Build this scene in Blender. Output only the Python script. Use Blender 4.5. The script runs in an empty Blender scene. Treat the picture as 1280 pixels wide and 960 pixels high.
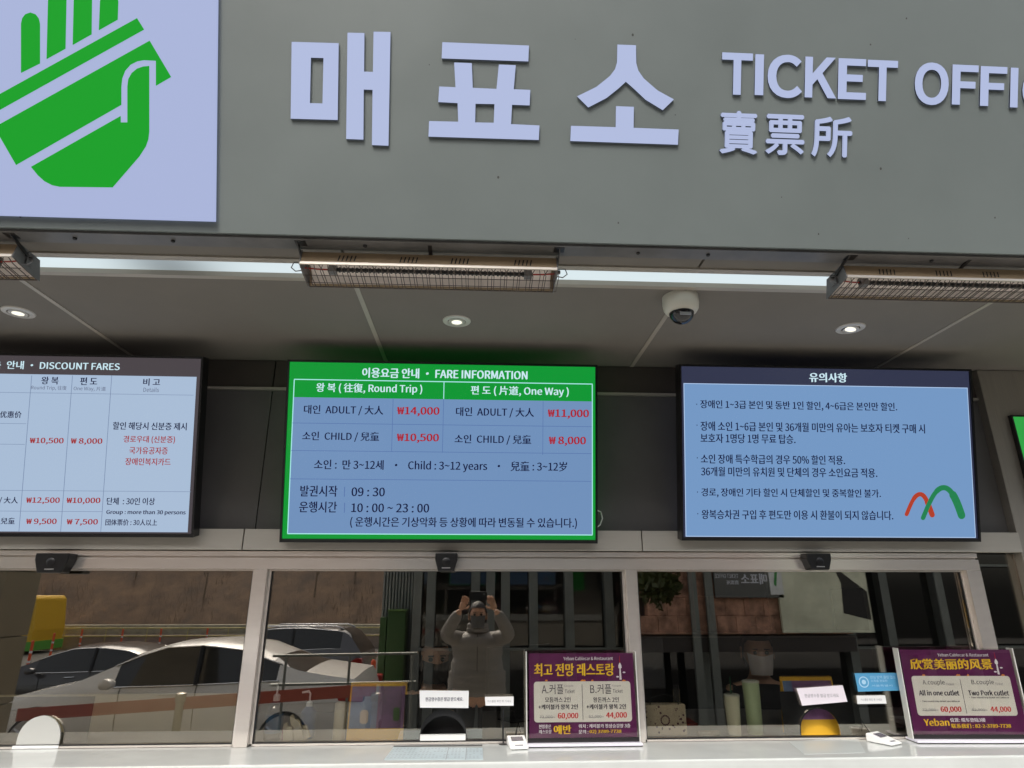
import bpy, bmesh, math, random
from mathutils import Vector, Matrix
random.seed(4)
sc = bpy.context.scene
COL = sc.collection
R = math.radians
# ------------------------------------------------------------------ camera
FPX = 790.0                      # focal length in pixels of a 1280 wide frame
PITCH, YAW = R(18.3), R(2.9)
CAM = Vector((0, -2.9, 1.6))
FWD = Vector((math.sin(YAW)*math.cos(PITCH), math.cos(YAW)*math.cos(PITCH), math.sin(PITCH)))
RGT = Vector((math.cos(YAW), -math.sin(YAW), 0))
UPV = RGT.cross(FWD)
cd = bpy.data.cameras.new('camera'); cam = bpy.data.objects.new('camera', cd); COL.objects.link(cam)
cd.sensor_width = 36; cd.lens = 36*FPX/1280; cd.clip_start = .02; cd.clip_end = 600
cam.matrix_world = Matrix.Translation(CAM) @ Matrix((RGT, UPV, -FWD)).transposed().to_4x4()
sc.camera = cam
# ------------------------------------------------------------------ world, sun, exposure
w = bpy.data.worlds.new('World'); sc.world = w; w.use_nodes = True
nt = w.node_tree; nt.nodes.clear()
sky = nt.nodes.new('ShaderNodeTexSky'); sky.sky_type = 'NISHITA'; sky.sun_disc = False
sky.sun_elevation = R(48); sky.sun_rotation = R(200); sky.air_density = 1.0; sky.dust_density = 4.0
hs = nt.nodes.new('ShaderNodeHueSaturation'); hs.inputs['Saturation'].default_value = .45
bg = nt.nodes.new('ShaderNodeBackground'); bg.inputs[1].default_value = .15
wo = nt.nodes.new('ShaderNodeOutputWorld')
nt.links.new(sky.outputs[0], hs.inputs['Color']); nt.links.new(hs.outputs[0], bg.inputs[0]); nt.links.new(bg.outputs[0], wo.inputs[0])
sl = bpy.data.lights.new('sun', 'SUN'); sl.energy = 1.5; sl.angle = R(12); sl.color = (1, .96, .9)
so = bpy.data.objects.new('sun', sl); COL.objects.link(so)
az = R(200)   # sun behind the camera, a little to the left
sdir = Vector((math.sin(az)*math.cos(R(48)), math.cos(az)*math.cos(R(48)), math.sin(R(48))))
so.rotation_euler = sdir.to_track_quat('Z', 'Y').to_euler(); so.location = (0, -8, 12)
sc.view_settings.view_transform = 'Standard'; sc.view_settings.look = 'None'
sc.view_settings.exposure = .95; sc.view_settings.gamma = 1
sc.render.engine = 'CYCLES'
sc.cycles.use_denoising = True
sc.cycles.max_bounces = 10; sc.cycles.transparent_max_bounces = 24; sc.cycles.glossy_bounces = 6
sc.cycles.sample_clamp_indirect = 6
EXPO = 2**.95

# ------------------------------------------------------------------ picture rays (positions measured from the photograph)
def ray(px, py): return (FWD*FPX + RGT*(px-640) - UPV*(py-480)).normalized()
def hit(px, py, p, n):
    d = ray(px, py); return CAM + d*((p-CAM).dot(n)/d.dot(n))
def hy(px, py, Y=0): return hit(px, py, Vector((0, Y, 0)), Vector((0, 1, 0)))
def hz(px, py, Z): return hit(px, py, Vector((0, 0, Z)), Vector((0, 0, 1)))
def mir(px, py, d):     # what the glass shows at virtual depth d stands at -d behind the camera
    v = hy(px, py, d); return Vector((v.x, -v.y, v.z))
# ------------------------------------------------------------------ materials
def lin(c):
    return tuple(((v/255)/12.92 if v/255 <= .04045 else ((v/255+.055)/1.055)**2.4) for v in c)
MATS = {}
def mat(name, c, rough=.5, metal=0, var=.0, scale=6, bump=0, bscale=60, spec=.5, stretch=(1, 1, 1), coat=0, lo=None):
    """c: linear base colour; var: amount of noise in the colour"""
    if name in MATS: return MATS[name]
    m = bpy.data.materials.new(name); m.use_nodes = True; n = m.node_tree.nodes; l = m.node_tree.links
    b = n['Principled BSDF']; b.inputs['Base Color'].default_value = (*c, 1)
    b.inputs['Roughness'].default_value = rough; b.inputs['Metallic'].default_value = metal
    b.inputs['Specular IOR Level'].default_value = spec
    b.inputs['Coat Weight'].default_value = coat
    if var or bump:
        tc = n.new('ShaderNodeTexCoord'); mp = n.new('ShaderNodeMapping'); mp.inputs['Scale'].default_value = stretch
        l.new(tc.outputs['Object'], mp.inputs[0])
    if var:
        nz = n.new('ShaderNodeTexNoise'); nz.inputs['Scale'].default_value = scale; nz.inputs['Detail'].default_value = 6
        nz.inputs['Roughness'].default_value = .62
        l.new(mp.outputs[0], nz.inputs[0])
        cr = n.new('ShaderNodeValToRGB'); l.new(nz.outputs[0], cr.inputs[0])
        k = lo if lo else tuple(max(0, v*(1-var)) for v in c)
        cr.color_ramp.elements[0].position = .3; cr.color_ramp.elements[0].color = (*k, 1)
        cr.color_ramp.elements[1].position = .7; cr.color_ramp.elements[1].color = (*[min(1, v*(1+var*.6)) for v in c], 1)
        l.new(cr.outputs[0], b.inputs['Base Color'])
        mr = n.new('ShaderNodeMapRange'); mr.inputs['To Min'].default_value = max(0.02, rough*.8); mr.inputs['To Max'].default_value = min(1, rough*1.2)
        l.new(nz.outputs[0], mr.inputs[0]); l.new(mr.outputs[0], b.inputs['Roughness'])
    if bump:
        nb = n.new('ShaderNodeTexNoise'); nb.inputs['Scale'].default_value = bscale; nb.inputs['Detail'].default_value = 4
        bp = n.new('ShaderNodeBump'); bp.inputs['Strength'].default_value = bump; bp.inputs['Distance'].default_value = .01
        l.new(mp.outputs[0], nb.inputs[0]); l.new(nb.outputs[0], bp.inputs['Height']); l.new(bp.outputs[0], b.inputs['Normal'])
    MATS[name] = m; return m
def glow(name, rgb, k=1.0, rough=.2, spec=.18):
    """a lit surface: rgb is how bright it looks (0-255)"""
    if name in MATS: return MATS[name]
    m = mat(name, (.01, .01, .012), rough, spec=spec); b = m.node_tree.nodes['Principled BSDF']
    b.inputs['Emission Color'].default_value = (*lin(rgb), 1); b.inputs['Emission Strength'].default_value = k/EXPO
    return m
def glassy(name, refl=.2, tint=(.9, .92, .9), rough=0.0):
    if name in MATS: return MATS[name]
    m = bpy.data.materials.new(name); m.use_nodes = True; n = m.node_tree.nodes; l = m.node_tree.links; n.clear()
    o = n.new('ShaderNodeOutputMaterial'); mx = n.new('ShaderNodeMixShader'); t = n.new('ShaderNodeBsdfTransparent'); g = n.new('ShaderNodeBsdfGlossy')
    t.inputs[0].default_value = (*tint, 1); g.inputs['Roughness'].default_value = rough; g.inputs[0].default_value = (1, .93, .83, 1)
    fr = n.new('ShaderNodeLayerWeight'); fr.inputs['Blend'].default_value = .3
    mr = n.new('ShaderNodeMapRange'); mr.inputs['To Min'].default_value = refl; mr.inputs['To Max'].default_value = min(1, refl+.6)
    l.new(fr.outputs['Fresnel'], mr.inputs[0]); l.new(mr.outputs[0], mx.inputs[0])
    l.new(t.outputs[0], mx.inputs[1]); l.new(g.outputs[0], mx.inputs[2]); l.new(mx.outputs[0], o.inputs[0])
    MATS[name] = m; return m
# ------------------------------------------------------------------ objects
def world_of(o):
    M = Matrix.Identity(4)
    while o:
        M = Matrix.Translation(o.location) @ o.rotation_euler.to_matrix().to_4x4() @ M; o = o.parent
    return M
def thing(name, label, cat, loc=(0, 0, 0), rot=(0, 0, 0), group=None):
    o = bpy.data.objects.new(name, None); COL.objects.link(o); o.location = loc; o.rotation_euler = rot
    o['label'] = label; o['category'] = cat; o.empty_display_size = .1
    if group: o['group'] = group
    return o
def tag(o, label, cat, group=None):
    o['label'] = label; o['category'] = cat
    if group: o['group'] = group
    return o
class MB:
    def __init__(s): s.v = []; s.f = []; s.mi = []; s.cur = 0
    def add(s, vs, fs):
        b = len(s.v); s.v += [Vector(v) for v in vs]; s.f += [tuple(b+i for i in f) for f in fs]; s.mi += [s.cur]*len(fs); return s
    def box(s, x0, x1, y0, y1, z0, z1, M=None):
        vs = [Vector(p) for p in ((x0, y0, z0), (x1, y0, z0), (x1, y1, z0), (x0, y1, z0), (x0, y0, z1), (x1, y0, z1), (x1, y1, z1), (x0, y1, z1))]
        if M: vs = [M @ v for v in vs]
        return s.add(vs, [(0, 3, 2, 1), (4, 5, 6, 7), (0, 1, 5, 4), (1, 2, 6, 5), (2, 3, 7, 6), (3, 0, 4, 7)])
    def prism(s, pts, a, b, axis='y', M=None):
        """pts polygon in the plane, pushed from a to b along axis (pts=(x,z) for y, (y,z) for x, (x,y) for z)"""
        n = len(pts)
        def P(p, t):
            v = {'y': Vector((p[0], t, p[1])), 'x': Vector((t, p[0], p[1])), 'z': Vector((p[0], p[1], t))}[axis]
            return M @ v if M else v
        vs = [P(p, a) for p in pts] + [P(p, b) for p in pts]
        return s.add(vs, [tuple(range(n))[::-1], tuple(range(n, 2*n))] + [(i, (i+1) % n, n+(i+1) % n, n+i) for i in range(n)])
    def tube(s, pts, r, n=8, cap=True):
        pts = [Vector(p) for p in pts]; rs = r if isinstance(r, (list, tuple)) else [r]*len(pts)
        b = len(s.v); ref = None
        for i, p in enumerate(pts):
            t = (pts[min(i+1, len(pts)-1)] - pts[max(i-1, 0)]).normalized()
            if ref is None: ref = t.orthogonal().normalized()
            ref = (ref - t*ref.dot(t)).normalized(); q = t.cross(ref)
            for k in range(n):
                a = 2*math.pi*k/n; s.v.append(p + (ref*math.cos(a)+q*math.sin(a))*rs[i])
        for i in range(len(pts)-1):
            for k in range(n):
                s.f.append((b+i*n+k, b+i*n+(k+1) % n, b+(i+1)*n+(k+1) % n, b+(i+1)*n+k)); s.mi.append(s.cur)
        if cap:
            s.f.append(tuple(b+k for k in range(n))[::-1]); s.f.append(tuple(b+(len(pts)-1)*n+k for k in range(n))); s.mi += [s.cur]*2
        return s
    def lathe(s, prof, c=(0, 0, 0), n=24, M=None):
        """prof: (r,z) list, closed at both ends"""
        c = Vector(c); b = len(s.v)
        for (r, z) in prof:
            for k in range(n):
                a = 2*math.pi*k/n; v = Vector((r*math.cos(a), r*math.sin(a), z)); s.v.append((M @ v if M else v)+c)
        m = len(prof)
        for i in range(m-1):
            for k in range(n):
                s.f.append((b+i*n+k, b+i*n+(k+1) % n, b+(i+1)*n+(k+1) % n, b+(i+1)*n+k)); s.mi.append(s.cur)
        s.f.append(tuple(b+k for k in range(n))[::-1]); s.f.append(tuple(b+(m-1)*n+k for k in range(n))); s.mi += [s.cur]*2
        return s
    def build(s, name, m, parent=None, local=False, smooth=False, bevel=0, kind=None, label=None, seg=2):
        me = bpy.data.meshes.new(name)
        vs = s.v
        if parent is not None and not local:
            Mi = world_of(parent).inverted(); vs = [Mi @ v for v in vs]
        me.from_pydata([tuple(v) for v in vs], [], s.f)
        for x in (m if isinstance(m, (list, tuple)) else [m]): me.materials.append(x)
        for p, k in zip(me.polygons, s.mi): p.material_index = k
        bm = bmesh.new(); bm.from_mesh(me); bmesh.ops.recalc_face_normals(bm, faces=bm.faces)
        if bevel:
            bmesh.ops.remove_doubles(bm, verts=bm.verts, dist=1e-6)
            eds = [e for e in bm.edges if len(e.link_faces) == 2 and e.calc_face_angle(0) > .5]
            bmesh.ops.bevel(bm, geom=eds, offset=bevel, segments=seg, affect='EDGES', clamp_overlap=True, profile=.5)
        bm.to_mesh(me); bm.free()
        if smooth:
            for p in me.polygons: p.use_smooth = True
            if smooth != 'all': me.set_sharp_from_angle(angle=R(40))
        o = bpy.data.objects.new(name, me); COL.objects.link(o)
        if parent is not None: o.parent = parent
        if kind: o['kind'] = kind
        if label: o['label'] = label
        return o
class Frame:
    """a flat face in the place: local x right, local z up, local -y towards the street"""
    def __init__(s, root):
        s.root = root; s.M = world_of(root); s.p = s.M.to_translation(); s.n = s.M.to_3x3() @ Vector((0, 1, 0)); s.Mi = s.M.inverted()
    def px(s, x, y):
        v = s.Mi @ hit(x, y, s.p, s.n); return v.x, v.z
    def rect(s, x0, x1, z0, z1, lift, name, m, parent, th=.0006, label=None):
        return MB().box(x0, x1, -lift-th, -lift, z0, z1).build(name, m, parent, local=True, label=label)
def curve_mesh(cu, name):
    o = bpy.data.objects.new(name, cu)
    me = bpy.data.meshes.new_from_object(o)
    bpy.data.objects.remove(o); bpy.data.curves.remove(cu); me.name = name; return me
def lettering(fr, s, xl, xr, yc, h, m, parent=None, lift=.003, bold=0.0, depth=0, side=None, name='lettering', conv=None, res=3, label=None):
    """text between pixel columns xl and xr, middle height at row yc (read at its left end), h pixels tall"""
    if conv: (xl, _), (xr, _), (_, yt), (_, yb) = conv(xl, yc), conv(xr, yc), conv(xl, yc-h/2), conv(xl, yc+h/2)
    else: yt, yb = yc-h/2, yc+h/2
    a0, zt = fr.px(xl, yt); _, zb = fr.px(xl, yb); a1 = fr.px(xr, (yt+yb)/2)[0]
    return lettering_local(s, a0, a1, (zt+zb)/2, abs(zt-zb), m, parent or fr.root, lift, bold, depth, side, name, res, label)
try:    # the sans letter shapes that ship with Blender
    SANS = bpy.data.fonts.load(bpy.utils.system_resource('DATAFILES')+'/fonts/Noto Sans CJK Regular.woff2')
except Exception: SANS = None
GLYPHS = {}
def load_glyphs(chars):
    """outline of every character once, so a line of text is put together from them"""
    def shape(rows):
        cu = bpy.data.curves.new('glyphs', 'FONT'); cu.body = '\n'.join(rows); cu.space_line = 4; cu.resolution_u = 3; cu.dimensions = '2D'; cu.fill_mode = 'FRONT'
        if SANS: cu.font = SANS
        me = curve_mesh(cu, 'glyphs'); out = [([], [], {}) for _ in rows]
        row = [min(len(rows)-1, max(0, round((.3-v.co.y)/4))) for v in me.vertices]
        for v, k in zip(me.vertices, row): out[k][2][v.index] = len(out[k][0]); out[k][0].append((v.co.x, v.co.y+4*k))
        for p in me.polygons:
            k = row[p.vertices[0]]; out[k][1].append(tuple(out[k][2][j] for j in p.vertices))
        bpy.data.meshes.remove(me); return out
    a = shape(list(chars)); b = shape([c+'H' for c in chars]+['H', ' H'])
    mxx = [max(q[0] for q in g[0]) for g in b]; hm = mxx[-2]
    for c, g, m_ in zip(chars, a, mxx): GLYPHS[c] = (g[0], g[1], m_-hm)
    GLYPHS[' '] = ([], [], mxx[-1]-hm)
def compose(s, name):
    V, F_, x = [], [], 0
    for c in s:
        g = GLYPHS[c]; b = len(V); V += [(vx+x, vy, 0) for vx, vy in g[0]]; F_ += [tuple(i+b for i in f_) for f_ in g[1]]; x += g[2]
    me = bpy.data.meshes.new(name); me.from_pydata(V, [], F_); return me
TEXTS = []
def lettering_local(s, a0, a1, zc, H, m, parent, lift=.003, bold=0.0, depth=0, side=None, name='lettering', res=3, label=None):
    if depth: return lettering_now(s, a0, a1, zc, H, m, parent, lift, bold, depth, side, name, res, label)
    TEXTS.append((s, a0, a1, zc, H, m, parent, lift, bold, depth, side, name, res, label))
def write_all_texts():
    load_glyphs(''.join(sorted(set(''.join(q[0] for q in TEXTS)) - {' '})))
    for q in TEXTS: lettering_now(*q)
def lettering_now(s, a0, a1, zc, H, m, parent, lift, bold, depth, side, name, res, label):
    if not depth and all(c in GLYPHS for c in s): me = compose(s, name)
    else:
        cu = bpy.data.curves.new(name, 'FONT'); cu.body = s; cu.resolution_u = res; cu.offset = bold if side and s.isascii() else 0
        if SANS: cu.font = SANS
        cu.fill_mode = 'FRONT' if not depth else 'BOTH'; cu.dimensions = '2D'
        if depth: cu.extrude = .1
        me = curve_mesh(cu, name)
    if not side: bold = min(bold*.6, .012)
    xs = [v.co.x for v in me.vertices]; ys = [v.co.y for v in me.vertices]
    if not xs: raise RuntimeError('no glyphs '+s)
    sx = (a1-a0)/(max(xs)-min(xs)); sy = H/(max(ys)-min(ys)); cy = (max(ys)+min(ys))/2; mx = min(xs)
    for v in me.vertices:
        x, y, z = v.co
        v.co = (a0+(x-mx)*sx, -lift-(depth*(z+.1)/.2 if depth else 0), zc+(y-cy)*sy)
    if bold and not (side and s.isascii()):     # heavier strokes: the glyph laid down again, a hair to each side
        vs = [v.co.copy() for v in me.vertices]; fs = [tuple(p.vertices) for p in me.polygons]; me = None; V, Fc = [], []
        offs = ((-1, 0), (1, 0), (0, -1), (0, 1)) if side else ((-1, -.3), (1, .3))
        for k, (dx, dz) in enumerate(offs):
            b_ = len(V); V += [(v.x+dx*bold*sx, v.y-(.0002*k), v.z+dz*bold*sy) for v in vs]; Fc += [tuple(i+b_ for i in f_) for f_ in fs]
        me = bpy.data.meshes.new(name); me.from_pydata(V, [], Fc)
    me.materials.append(m)
    if side:
        me.materials.append(side); me.update()
        for p in me.polygons:
            if abs(p.normal.y) < .5: p.material_index = 1
    o = bpy.data.objects.new(name, me); COL.objects.link(o); o.parent = parent
    if label: o['label'] = label
    return o
def plate(fr, polys, m, name, parent=None, lift=0, depth=.02, side=None, conv=None, local=False, label=None):
    """flat shapes with holes: polys = list of closed outlines in pixels (or in local metres)"""
    cu = bpy.data.curves.new(name, 'CURVE'); cu.dimensions = '2D'; cu.fill_mode = 'BOTH' if depth else 'FRONT'; cu.extrude = depth/2
    for pl in polys:
        sp = cu.splines.new('POLY'); sp.points.add(len(pl)-1); sp.use_cyclic_u = True
        for q, p in zip(sp.points, pl):
            if local: a, b = p
            else: a, b = fr.px(*(conv(*p) if conv else p))
            q.co = (a, b, 0, 1)
    me = curve_mesh(cu, name)
    for v in me.vertices:
        x, y, z = v.co; v.co = (x, -lift-(z+depth/2), y)
    me.materials.append(m); me.update()
    if side:
        me.materials.append(side)
        for p in me.polygons:
            if abs(p.normal.y) < .5: p.material_index = 1
    o = bpy.data.objects.new(name, me); COL.objects.link(o); o.parent = parent or fr.root
    if label: o['label'] = label
    return o
def rrect(x0, x1, z0, z1, r, n=5):
    pts = []
    for (cx, cz, a0) in ((x1-r, z1-r, 0), (x0+r, z1-r, 90), (x0+r, z0+r, 180), (x1-r, z0+r, 270)):
        for k in range(n+1):
            a = R(a0+90*k/n); pts.append((cx+r*math.cos(a), cz+r*math.sin(a)))
    return pts
def circle(cx, cz, r, n=20, rz=None): return [(cx+r*math.cos(2*math.pi*k/n), cz+(rz or r)*math.sin(2*math.pi*k/n)) for k in range(n)]
def zoomer(ox, oy, s): return lambda x, y: (ox+x/s, oy+y/s)
def copy_tree(o, parent=None):
    kids = list(o.children); c = o.copy(); COL.objects.link(c); c.parent = parent
    for k in kids: copy_tree(k, c)
    return c

# ------------------------------------------------------------------ palette
M_fascia = mat('grey_painted_metal', (.142, .165, .160), .42, var=.07, scale=2.2, bump=.02, bscale=300)
M_soffit = mat('dark_grey_metal', (.16, .155, .15), .45, metal=.3, var=.25, scale=9)
M_ceil = mat('taupe_ceiling_panel', (.215, .197, .172), .8, spec=.05, var=.06, scale=3, bump=.01, bscale=20)
M_trim = mat('beige_trim', (.4, .36, .3), .45, var=.08, scale=5)
M_wall = mat('dark_grey_wall_panel', (.13, .128, .126), .3, var=.12, scale=3)
M_wall2 = mat('dark_brown_wall_panel', (.075, .064, .055), .45, var=.15, scale=4)
M_steel = mat('brushed_steel', (.5, .475, .42), .42, metal=.3, var=.04, scale=14, stretch=(.3, 3, 22))
M_alu = mat('polished_aluminium', (.85, .79, .73), .16, metal=.6, var=.04, scale=7, stretch=(1, 1, 6))
M_counter = mat('white_counter_top', (.5, .52, .505), .16, var=.08, scale=5, coat=.3)
M_white = mat('white_plastic', (.78, .78, .76), .35)
M_black = mat('black_plastic', (.012, .012, .013), .32, var=.2, scale=20)
M_blackm = mat('matt_black_board', (.008, .008, .009), .5)
M_inner = mat('dark_olive_interior_wall', (.075, .062, .045), .8, var=.2, scale=2)
M_innerd = mat('dark_interior_cabinet', (.022, .018, .016), .6, var=.2, scale=3)
M_pane = glassy('window_glass', .23, (.95, .96, .95))
M_acr = glassy('clear_acrylic', .04, (.97, .97, .97))
M_ink = mat('navy_ink', (.01, .01, .05), .6); M_grey = mat('grey_ink', (.25, .25, .27), .6)

# ------------------------------------------------------------------ ground behind the camera and hillside
GP = [(-.5, 0), (-4.2, 0), (-6, -.42), (-9, -.56), (-12, -.70), (-16, -.9), (-22, -.98), (-34, -1.15)]
def gz(y):
    for (a, za), (b, zb) in zip(GP, GP[1:]):
        if b <= y <= a: return za+(zb-za)*(y-a)/(b-a)
    return 0 if y > -.5 else GP[-1][1]
M_asph = mat('asphalt', (.062, .056, .048), .95, var=.25, scale=1.5, bump=.3, bscale=40)
M_pave = mat('concrete_paving', (.3, .29, .27), .8, var=.15, scale=2)
mb = MB(); X = 60
ys = [g[0] for g in GP[1:]] + [-60, -200]
for a, b in zip(ys, ys[1:]): mb.add([(-X, a, gz(a)), (X, a, gz(a)), (X, b, gz(b)), (-X, b, gz(b))], [(0, 3, 2, 1)])
mb.build('parking_lot', M_asph, kind='structure')
mb = MB()
for i in range(-14, 14):
    for j in range(5):
        mb.box(i*.6+.004, i*.6+.596, -4.2+j*.84+.004, -4.2+(j+1)*.84-.004, -.06, .0)
mb.box(-X, X, -4.19, 6, -.2, -.062)
mb.build('pavement', M_pave, kind='structure')
# hill
M_hill = mat('brown_winter_hillside', (.18, .115, .07), .95, var=.6, scale=.9, bump=.6, bscale=3, lo=(.085, .055, .038))
mb = MB(); nx, ny = 60, 14
def hill(i, j):
    x = -70+140*i/nx; t = j/ny; y = -34-t*45 - .12*max(0, x)
    return (x, y, -1.2+t*38+math.sin(x*.21+t*6)*1.1*t+math.sin(x*.9+j)*.35*t+random.uniform(-.3, .3)*min(1, j))
mb.add([hill(i, j) for j in range(ny+1) for i in range(nx+1)], [(j*(nx+1)+i, j*(nx+1)+i+1, (j+1)*(nx+1)+i+1, (j+1)*(nx+1)+i) for j in range(ny) for i in range(nx)])
mb.build('hillside', M_hill, kind='structure', smooth=True)
# bare scrub on it
M_twig = mat('pale_bare_twigs', (.25, .185, .13), .9, var=.4, scale=3)
mb = MB()
for k in range(4200):
    x = random.uniform(-45, 30); t = random.random()**1.3*.5; y = -34-t*45; z = -1.2+t*38
    for q in range(5):
        a = random.uniform(0, 6.28); hgt = random.uniform(.3, .9)
        p0 = Vector((x+random.uniform(-.4, .4), y, z-.2)); p1 = p0+Vector((math.cos(a)*hgt*.35, math.sin(a)*hgt*.2, hgt)); s_ = Vector((.012, 0, 0))
        mb.add([p0-s_, p0+s_, p1], [(0, 1, 2)])
sb = mb.build('hillside_scrub', M_twig, kind='stuff'); tag(sb, 'leafless brown scrub covering the hillside seen in the windows', 'scrub')

def bare_tree(loc, H, label, seed, mtl=M_twig):
    rnd = random.Random(seed); t = thing('bare_tree', label, 'tree', loc, group='bare trees on the hillside')
    tr = MB(); tr.tube([(0, 0, -.3), (.05*H*.2, 0, H*.25), (0, .02*H, H*.5)], [.018*H*.6, .013*H*.6, .008*H*.6], 6); tr.build('trunk', M_twig, t, local=True)
    cr = MB()
    def br(p, d, L, r, n):
        q = p+d*L; cr.tube([p, q], [r, r*.6], 4, cap=False)
        if n:
            for k in range(3):
                dd = (d+Vector((rnd.uniform(-.8, .8), rnd.uniform(-.8, .8), rnd.uniform(-.1, .5)))).normalized(); br(q if k else p.lerp(q, .6), dd, L*.7, r*.6, n-1)
    for k in range(5):
        br(Vector((0, 0, H*(.2+.06*k))), Vector((rnd.uniform(-.7, .7), rnd.uniform(-.7, .7), .8)).normalized(), H*.2, .008*H, 3)
    cr.build('crown', mtl, t, local=True)
for k, (px, py, d) in enumerate([(390, 775, 37), (440, 770, 38), (160, 772, 38), (250, 778, 37), (880, 770, 36)]):
    p = mir(px, py, d); bare_tree((p.x, p.y, -1.2+(d-34)/45*38), 5.5, ['branching leafless tree reflected above the grey SUV roof', 'thin leafless tree reflected right of the SUV roof rails', 'leafless tree reflected above the dark sedan', 'leafless tree reflected above the white sedan roof', 'leafless tree reflected in the right hand window'][k], k)

# ------------------------------------------------------------------ the ticket booth
ZC = 2.66
booth = thing('ticket_booth', 'ticket office front with grey fascia, taupe canopy ceiling and framed windows over white counter', 'ticket booth', (0, 0, 0))
# fascia (leans out towards the street)
FT = R(19); FO = Vector((0, -1.25, 2.594))
fas = MB(); Mf = Matrix.Translation(FO) @ Matrix.Rotation(FT, 4, 'X')
fas.box(-5, 5, 0, .04, 0, 1.7, Mf)
fas.build('fascia_panel', M_fascia, booth, bevel=.002)
MB().box(-5, 5, -1.238, -1.185, 2.59, 2.598).box(-5, 5, -1.185, -1.179, 2.59, 2.655).build('soffit_strip', M_soffit, booth)
MB().box(-5, 5, -1.23, 3.2, 2.76, 2.84).box(-5, 5, -1.22, -1.17, 2.7, 3.6).build('roof', M_soffit, booth)
# bolts and dirt on the sign board and its underside
for px_, py_ in ((86, 291), (212, 296), (800, 311), (888, 314), (1168, 323), (455, 303)):
    q_ = hz(px_, py_, 2.589); MB().lathe([(.006, 0), (.006, -.004), (.003, -.006)], (q_.x, -1.21, 2.5895), 8).build('bolt', M_blackm, booth)
sp = MB(); nf = Mf.to_3x3() @ Vector((0, -1, 0))
for k in range(60):
    c_ = Mf @ Vector((random.uniform(-1.6, 3), -.0004, random.uniform(.03, 1.3))); rr_ = random.choice((.0012, .0016, .0025, .0035)); u_ = Vector((1, 0, 0)); v_ = Mf.to_3x3() @ Vector((0, 0, 1))
    sp.add([c_+u_*rr_*math.cos(a_)+v_*rr_*1.3*math.sin(a_) for a_ in [0, 1.05, 2.1, 3.14, 4.2, 5.25]], [(0, 1, 2, 3, 4, 5)])
sp.build('dirt_specks', mat('dirt', (.05, .05, .045), .9), booth, kind='stuff')
cb = MB(); cb.tube([(x_*.25-2.6, -1.176+.004*math.sin(x_*1.7), 2.652+.002*math.sin(x_*2.3)) for x_ in range(24)], .003, 6); cb.build('power_cable', M_blackm, booth, smooth=True)
# ceiling panels: edges across the booth at the seams seen in the photo
seams = [hz(115, 410, ZC).x-(hz(480, 445, ZC).x-hz(115, 410, ZC).x), hz(115, 410, ZC).x, hz(480, 445, ZC).x, hz(795, 450, ZC).x, hz(1120, 445, ZC).x]
seams = [-4.9]+seams+[seams[-1]+1.0, 4.9]
for a, b in zip(seams, seams[1:]):
    MB().box(a+.004, b-.004, -.845, -.002, ZC, ZC+.02).build('ceiling_panel', M_ceil, booth, bevel=.002)
    MB().box(a+.004, b-.004, -1.178, -1.0, ZC, ZC+.02).build('ceiling_panel', M_ceil, booth, bevel=.002)
for s in seams[1:-1]:
    MB().box(s-.009, s+.009, -.845, -.002, ZC-.003, ZC+.003).build('seam_strip', M_trim, booth)
MB().box(-4.9, 4.9, -1.0, -.972, ZC-.006, ZC+.09).build('light_channel', M_trim, booth)
MB().box(-4.9, 4.9, -.868, -.845, ZC-.006, ZC+.09).build('light_channel', M_trim, booth)
# linear light
m = glow('light_diffuser', (222, 236, 240), 1.25, .3); n = m.node_tree.nodes; l = m.node_tree.links
tc = n.new('ShaderNodeTexCoord'); sx = n.new('ShaderNodeSeparateXYZ'); l.new(tc.outputs['Object'], sx.inputs[0])
XD = hz(205, 330, ZC).x      # the stretch of the strip where a tube is dim
def mnode(op, a, b=None):
    q = n.new('ShaderNodeMath'); q.operation = op; l.new(a, q.inputs[0])
    if b is not None: q.inputs[1].default_value = b
    return q.outputs[0]
e = mnode('EXPONENT', mnode('MULTIPLY', mnode('POWER', mnode('ABSOLUTE', mnode('DIVIDE', mnode('SUBTRACT', sx.outputs[0], XD), .17)), 2), -1))
e2 = mnode('ADD', mnode('MULTIPLY', e, -.30), .50); l.new(e2, n['Principled BSDF'].inputs['Emission Strength'])
ll = thing('linear_ceiling_light', 'long lit white strip light recessed in the canopy ceiling behind the heaters', 'light', (0, -.92, ZC))
MB().box(-4.8, 4.8, -.9715, -.8685, ZC+.012, ZC+.016).build('diffuser', m, ll)
MB().box(-4.8, 4.8, -.9715, -.8685, ZC+.08, ZC+.088).build('housing', M_trim, ll)

# wall above the windows
zA = 2.52; zB = hy(640, 664).z; zC_ = hy(640, 690).z; zD = hy(640, 712).z; ZT = hy(600, 929).z
xs_top = [-4.9, hy(343, 470).x-1.4, hy(343, 470).x, hy(343, 470).x+1.4, hy(1250, 600).x-.002]
for a, b in zip(xs_top, xs_top[1:]):
    MB().box(a+.003, b-.003, -.004, .03, zA+.004, ZC-.002).build('wall_panel', M_wall2, booth, bevel=.001)
    MB().box(a+.002, b-.002, .0, .03, zB+.004, zA-.012).build('wall_panel', M_wall, booth, bevel=.001)
MB().box(-4.9, xs_top[-1], -.012, .03, zA-.01, zA+.002).build('wall_trim', M_steel, booth)
xb = [-4.9, hy(309, 675).x-1.62, hy(309, 675).x, hy(799, 675).x, hy(1262, 664).x]
for a, b in zip(xb, xb[1:]):
    MB().box(a+.0025, b-.0025, -.05, .03, zC_+.003, zB).build('steel_panel', M_steel, booth, bevel=.0015)
XP = hy(1245, 600).x
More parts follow.
